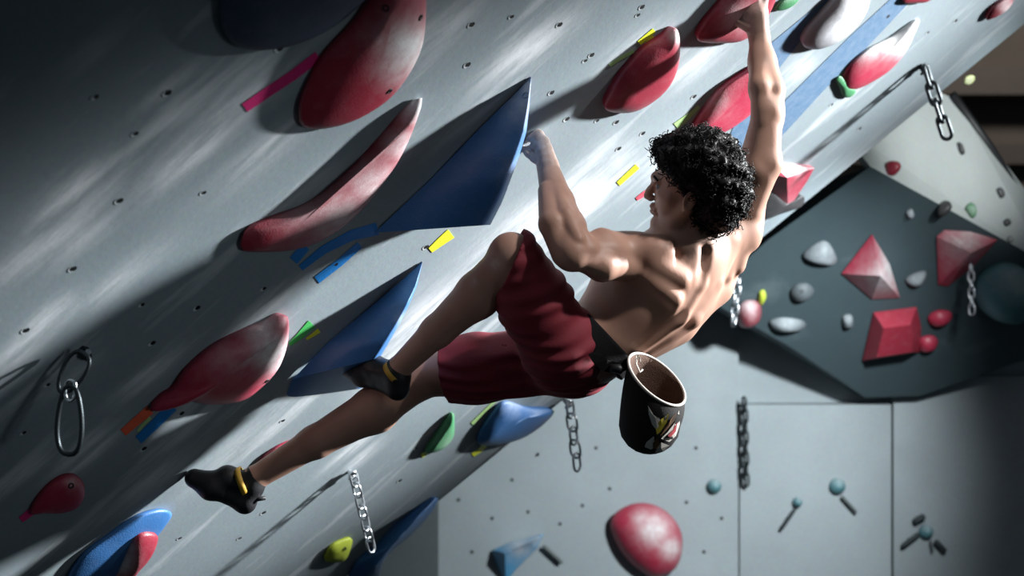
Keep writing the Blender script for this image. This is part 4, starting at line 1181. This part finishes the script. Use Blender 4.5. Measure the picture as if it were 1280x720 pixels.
# folds running round the thighs
_, X, Y, Z = Sf.box(Sf.lo, Sf.lo + (Sf.n - 1) * Sf.h)
def folds(a, b, amp, freq, tw, seed):
    d_ = np.array((b - a).normalized()); a_ = np.array(a)
    t = (X - a_[0]) * d_[0] + (Y - a_[1]) * d_[1] + (Z - a_[2]) * d_[2]
    sd_ = (X - a_[0]) * tw[0] + (Y - a_[1]) * tw[1] + (Z - a_[2]) * tw[2]
    return amp * np.sin(freq * (t + .6 * sd_) + 2.2 * np.sin(sd_ * 23 + seed) + seed) * (0.6 + .4 * np.sin(sd_ * 40 + t * 17))
Sf.d += (folds(LHIP, LKN, .0042, 115, (.5, -.5, .6), 1.0) + folds(LHIP, LKN, .003, 62, (.1, .8, -.4), 2.3)).astype(np.float32)
hem_l = unit(LKN - LHIP + Vector((-.22, .02, -.10))); hem_r = unit(RKN - RHIP)
outer = Sf.d.copy()
Sf.d = np.maximum(outer, -(outer + .010))
# cut at hems and waist (hems cut locally: the two legs part at the crotch)
ph = LKN + Vector((-.012, 0, -.028)); pr2 = P(553, 455, 4.18)
fl = ((X - ph.x) * hem_l.x + (Y - ph.y) * hem_l.y + (Z - ph.z) * hem_l.z).astype(np.float32)
fr = ((X - pr2.x) * hem_r.x + (Y - pr2.y) * hem_r.y + (Z - pr2.z) * hem_r.z).astype(np.float32)
near_l = Z > P(0, 400, 4.0).z
Sf.d = np.where(near_l, np.maximum(Sf.d, fl), Sf.d)
Sf.d = np.where(X < P(640, 0, 4.0).x, np.where(~near_l, np.maximum(Sf.d, fr), Sf.d), Sf.d)
pw = P(734, 428, 4.03) + UPT * .018
fw = ((X - pw.x) * UPT.x + (Y - pw.y) * UPT.y + (Z - pw.z) * UPT.z).astype(np.float32)
ta = LHIP.lerp(LKN, .25); tb = LKN; tv = np.array(tb - ta); tl2 = float(tv @ tv)
tt_ = np.clip(((X - ta.x) * tv[0] + (Y - ta.y) * tv[1] + (Z - ta.z) * tv[2]) / tl2, 0, 1)
td = np.sqrt((X - ta.x - tv[0] * tt_) ** 2 + (Y - ta.y - tv[1] * tt_) ** 2 + (Z - ta.z - tv[2] * tt_) ** 2)
fw = fw - .026
td = (td - .112).astype(np.float32)
hm = np.clip(.5 + .5 * (td - fw) / .07, 0, 1)
Sf.d = np.maximum(Sf.d, fw * hm + td * (1 - hm) - .07 * hm * (1 - hm))
shorts = Sf.obj('shorts', M['shorts'], parent=person, smooth_it=2)
shorts['label'] = 'dark red knee length shorts'
# waistband: black elastic round the trunk just above the shorts
Wf = Field(P(640, 520, 3.75) - Vector((0, .1, 0)), P(830, 330, 4.3) + Vector((0, .1, 0)), 0.0045)
Wf.ell(P(716, 440, 4.06), AX, (.135, .128, .172), .05)
Wf.cone(P(788, 398, 4.06), P(742, 432, 4.05), .119, .124, .05)
Wf.cut(pw + UPT * .040, UPT + BK * .10); Wf.cut(pw - UPT * .034, -UPT)
Wf.cone(ta, tb, .113, .113, .01, carve=True)
wb = Wf.obj('waistband', M['waist'], parent=person)
# --- shoes ---
def shoe(AN, TOE, HEEL, ankle_dir, side, name):
    lo = Vector([min(a, b, c) for a, b, c in zip(AN, TOE, HEEL)]) - Vector((.09, .09, .09))
    hi = Vector([max(a, b, c) for a, b, c in zip(AN, TOE, HEEL)]) + Vector((.09, .09, .09))
    f_ = Field(lo, hi, .003)
    ball_ = HEEL.lerp(TOE, .66); arch = HEEL.lerp(TOE, .36); top = AN.lerp(TOE, .45)
    f_.chain([HEEL, arch, ball_, TOE], [.033, .027, .040, .026], .012)
    f_.chain([AN.lerp(HEEL, .35), top, ball_.lerp(top, .3), TOE], [.038, .036, .034, .024], .014)
    f_.cone(AN, HEEL, .038, .030, .012)
    # sole edge and collar
    f_.cut(AN + ankle_dir * .018, ankle_dir)
    o = f_.obj(name, M['shoe'], parent=person, smooth_it=2)
    # yellow closing band round the instep
    def band(c, axis, r, w, mat, nm, squash=1.0, up_=None, par=o):
        axis = unit(axis); x_ = axis.cross(side).normalized(); y_ = axis.cross(x_).normalized()
        vs, fs = [], []; n_ = 28
        for t, g_ in ((-.5, -.002), (-.5, .0035), (.5, .0035), (.5, -.002)):
            for k in range(n_):
                a = 2 * math.pi * k / n_
                vs.append(c + axis * (t * w) + x_ * ((r * squash + g_) * math.cos(a)) + y_ * ((r + g_) * math.sin(a)))
        for i in range(3):
            for k in range(n_): fs.append((i * n_ + k, i * n_ + (k + 1) % n_, (i + 1) * n_ + (k + 1) % n_, (i + 1) * n_ + k))
        b_ = mesh_obj(nm, vs, fs, mat, parent=par); return b_
    return o, band
ls, lband = shoe(LAN, LTOE, LHEEL, unit(LKN - LAN), Vector((0, 1, 0)), 'climbing_shoe')
ls['label'] = 'black shoe on the left foot'
lb = lband(LAN.lerp(LHEEL, .18).lerp(LTOE, .02), LAN - LKN, .040, .016, M['strap'], 'strap')
rs, rband = shoe(RAN, RTOE, RHEEL, unit(RKN - RAN), Vector((0, 1, 0)), 'climbing_shoe')
rs['label'] = 'black shoe on the right foot'
rb = rband(RAN.lerp(RHEEL, .22).lerp(RTOE, .16), (RTOE - RAN) * .9 + (RAN - RKN) * .3 + Vector((0, 0, -.03)), .045, .018, M['strap'], 'strap')
def tab(p, d, par):
    vs, fs = tube([p, p + d * .5, p + d], [.007, .008, .006], 8)
    mesh_obj('pull_tab', vs, fs, M['shoe'], parent=par)
tab(P(498, 450, 4.12), Vector((.004, 0, .022)), ls)
tab(RHEEL + Vector((.012, -.01, .01)), Vector((.05, 0, .004)), rs)

# ------------------------------------------------------------------ chalk bag
yb = 3.90
OC = P(821, 474, yb)
mj = unit(P(856, 500, yb + .01) - P(786, 447, yb)); half = (P(856, 500, yb) - P(786, 447, yb)).length / 2
nrm = unit(Vector((.50, -.44, .72))); nrm = unit(nrm - mj * nrm.dot(mj)); mn = nrm.cross(mj)
BOT = P(812, 532, yb + .02)
bag = empty('chalk_bag', P(786, 448, yb + .05))
tag(bag, 'black chalk bag with pale rim and printed patch hanging behind the hips of the climber', 'chalk bag')
n_ = 48
def bring(t, ins=0.0):
    """ring of the bag wall, t 0 rim, 1 bottom of the straight part"""
    out = []
    for k in range(n_):
        a = 2 * math.pi * k / n_
        p_rim = OC + mj * ((half - ins) * math.cos(a)) + mn * ((half - ins) * math.sin(a))
        rb_ = half * .88 - ins
        p_bot = BOT + Vector((1, 0, 0)) * (rb_ * math.cos(a)) + Vector((0, 1, 0)) * (-rb_ * math.sin(a)) * (1 if mn.y < 0 else -1)
        bulge = 1 + .06 * math.sin(math.pi * t)
        q_ = p_rim.lerp(p_bot, t); cq = OC.lerp(BOT, t)
        out.append(cq + (q_ - cq) * bulge)
    return out
rows = [bring(t) for t in (0, .15, .3, .45, .6, .75, .9, 1.0)]
zb = P(0, 569, yb).z; hgt = BOT.z - zb
for t in (.25, .5, .7, .85, .95, 1.0):
    c_ = BOT - Vector((0, 0, hgt * math.sin(t * math.pi / 2))); sc_ = max(math.cos(t * math.pi / 2), 0.02)
    rows.append([c_ + Vector((q.x - BOT.x, q.y - BOT.y, 0)) * sc_ + Vector((0, 0, (q.z - BOT.z))) * 0 for q in rows[7]])
vs = [p for r in rows for p in r]
fs = [(i * n_ + k, i * n_ + (k + 1) % n_, (i + 1) * n_ + (k + 1) % n_, (i + 1) * n_ + k) for i in range(len(rows) - 1) for k in range(n_)]
fs.append(tuple((len(rows) - 1) * n_ + k for k in range(n_)))
body = mesh_obj('bag_body', vs, fs, M['bagcloth'], parent=bag)
inr = [bring(0), bring(0, .004)] + [bring(t, .006) for t in (.1, .3, .5, .7, .9, 1.0)]
inr.append([BOT - Vector((0, 0, hgt * .7)) + (q - BOT) * .5 for q in inr[-1]])
vs = [p for r in inr for p in r]
fs = [((i + 1) * n_ + k, (i + 1) * n_ + (k + 1) % n_, i * n_ + (k + 1) % n_, i * n_ + k) for i in range(len(inr) - 1) for k in range(n_)]
fs.append(tuple((len(inr) - 1) * n_ + k for k in range(n_ - 1, -1, -1)))
mesh_obj('lining', vs, fs, M['baglining'], parent=bag)
vs, fs = tube(bring(0), .0042, 8, True); mesh_obj('rim_cord', vs, fs, M['piping'], parent=bag)
# loop, buckle and belt end
vs, fs = tube([P(800, 452, yb), P(799, 446, yb - .01), P(796, 444, yb + .0), P(795, 455, yb - .02), P(800, 466, yb - .03), P(803, 462, yb - .02)], .003, 6)
mesh_obj('loop', vs, fs, M['piping'], parent=bag)
belt = [P(742, 440, 3.895), P(748, 450, 3.885), P(756, 457, 3.888), P(772, 460, 3.91), P(790, 452, 3.95)]
vs, fs = [], []
for i, p in enumerate(belt):
    tn = unit(belt[min(i + 1, 4)] - belt[max(i - 1, 0)]); wd = unit(tn.cross(Vector((.25, -1, -.2)))); nn = wd.cross(tn)
    for a, b in ((-.016, -.003), (.016, -.003), (.016, .003), (-.016, .003)): vs.append(p + wd * a + nn * b)
for i in range(4):
    for k in range(4): fs.append((i * 4 + k, i * 4 + (k + 1) % 4, (i + 1) * 4 + (k + 1) % 4, (i + 1) * 4 + k))
fs += [(3, 2, 1, 0), (16, 17, 18, 19)]
mesh_obj('belt', vs, fs, M['waist'], parent=bag, smooth=False)
bk = P(768, 463, 3.885)
vs, fs = tube([bk + Vector((-.012, 0, .006)), bk + Vector((.012, -.004, .004)), bk + Vector((.022, -.004, -.004))], [.011, .014, .009], 8)
mesh_obj('buckle', vs, fs, M['blackmetal'], parent=bag)
# printed patch: shapes laid on the bag wall
def bag_point(u, v, lift=.0012):
    r_ = ray(u, v)
    me_ = body.data; best = None
    o_ = CAM - parent_origin(body)
    ok, loc_, nn_, _ = body.ray_cast(o_, r_)
    if not ok: return None
    return loc_ + parent_origin(body) + nn_ * lift * (1 if nn_.dot(r_) < 0 else -1)
bpy.context.view_layer.update()
patches = [
    ('patch_white', [(810, 507), (814, 516), (822, 522), (834, 519), (828, 530), (822, 540), (815, 530), (811, 518)]),
    ('patch_yellow', [(836, 517), (833, 528), (825, 540), (821, 543), (819, 533), (826, 524)]),
    ('patch_brown', [(845, 516), (842, 526), (834, 536), (825, 545), (830, 536), (838, 524)]),
    ('patch_white', [(848, 513), (849, 530), (844, 545), (836, 552), (826, 548), (834, 540), (843, 528)]),
    ('patch_red', [(846, 527), (844, 539), (838, 546), (834, 545), (840, 537)]),
    ('patch_white', [(817, 545), (808, 552), (806, 558), (814, 561), (820, 557)]),
    ('patch_brown', [(821, 547), (816, 553), (816, 560), (822, 561), (825, 554)]),
    ('patch_white', [(826, 552), (836, 556), (828, 563), (818, 566), (821, 560)])]
pv, pf, pm = [], [], []
for mi, (mk, pts) in enumerate(patches):
    q = [bag_point(u, v, .0012 + .0003 * mi) for u, v in pts]
    if any(x is None for x in q): continue
    cc = bag_point(sum(p[0] for p in pts) / len(pts), sum(p[1] for p in pts) / len(pts), .0016 + .0003 * mi)
    b = len(pv); pv += q + [cc]
    for k in range(len(q)): pf.append((b + k, b + (k + 1) % len(q), b + len(q))); pm.append(['patch_white', 'patch_yellow', 'patch_red', 'patch_brown'].index(mk))
if pv:
    mesh_obj('printed_patch', pv, pf, None, parent=bag, mats=[M[k] for k in ('patch_white', 'patch_yellow', 'patch_red', 'patch_brown')], midx=pm, smooth=False)
KA, KB, KC = 2.4, 1.35, 1.0
# ------------------------------------------------------------------ light, sky, camera
def spot(name, loc, target, power, angle, blend, col, size=0.05):
    l = bpy.data.lights.new(name, 'SPOT'); l.energy = power; l.spot_size = math.radians(angle); l.spot_blend = blend
    l.color = col; l.shadow_soft_size = size
    o = bpy.data.objects.new(name, l); o.location = loc
    o.rotation_euler = (Vector(target) - Vector(loc)).to_track_quat('-Z', 'Y').to_euler()
    return link(o)
tgt = WALL.hit(595, 345)
Ld = (S * KA + H * KB + NW * KC).normalized()
spot('hall_spotlight', tgt + Ld * 8.5, tgt, 18000, 18.0, 1.0, (0.96, 0.985, 1.0), 0.26)
bt = P(850, 575, 7.2)
spot('back_spotlight', P(1350, 200, 4.5), bt, 620, 62, 1.0, (0.9, 0.97, 1.0), 0.08)
spot('fascia_spotlight', P(1560, 20, 4.4), P(1185, 175, 6.4), 220, 34, 1.0, (0.95, 1.0, 1.0), 0.1)
L2 = Vector((.65, -.30, .69)).normalized()
t2 = P(835, 265, 4.0)
spot('hall_downlight', t2 + L2 * 5.0, t2, 1100, 14.5, 1.0, (1.0, 0.97, 0.95), 0.15)
spot('far_wall_fill', Vector((3.5, 7.9, 5.5)), P(1260, 130, 11.0), 420, 70, 1.0, (1.0, 0.9, 0.8), 0.3)  # added fill to brighten the far wall, no known lamp there
spot('left_fill', Vector((2.4, 1.2, 2.1)), P(60, 350, 3.9), 62, 29, 1.0, (0.85, 0.95, 1.0), 0.3)
w = bpy.data.worlds.new('hall_ambient'); SC.world = w; w.use_nodes = True
bg = w.node_tree.nodes['Background']; bg.inputs['Color'].default_value = (0.60, 0.78, 0.90, 1); bg.inputs['Strength'].default_value = 0.088
cam = bpy.data.cameras.new('camera'); cam.lens = 50.0; cam.sensor_width = 36.0
co = bpy.data.objects.new('camera', cam); co.location = CAM; co.rotation_euler = (math.radians(90), 0, 0); link(co)
cam.dof.use_dof = True; cam.dof.focus_distance = 4.0; cam.dof.aperture_fstop = 2.0
cam.clip_start = 0.05
SC.camera = co
SC.view_settings.view_transform = 'Standard'; SC.view_settings.look = 'None'
SC.view_settings.exposure = -0.1; SC.view_settings.gamma = 1.0; SC.view_settings.use_curve_mapping = False
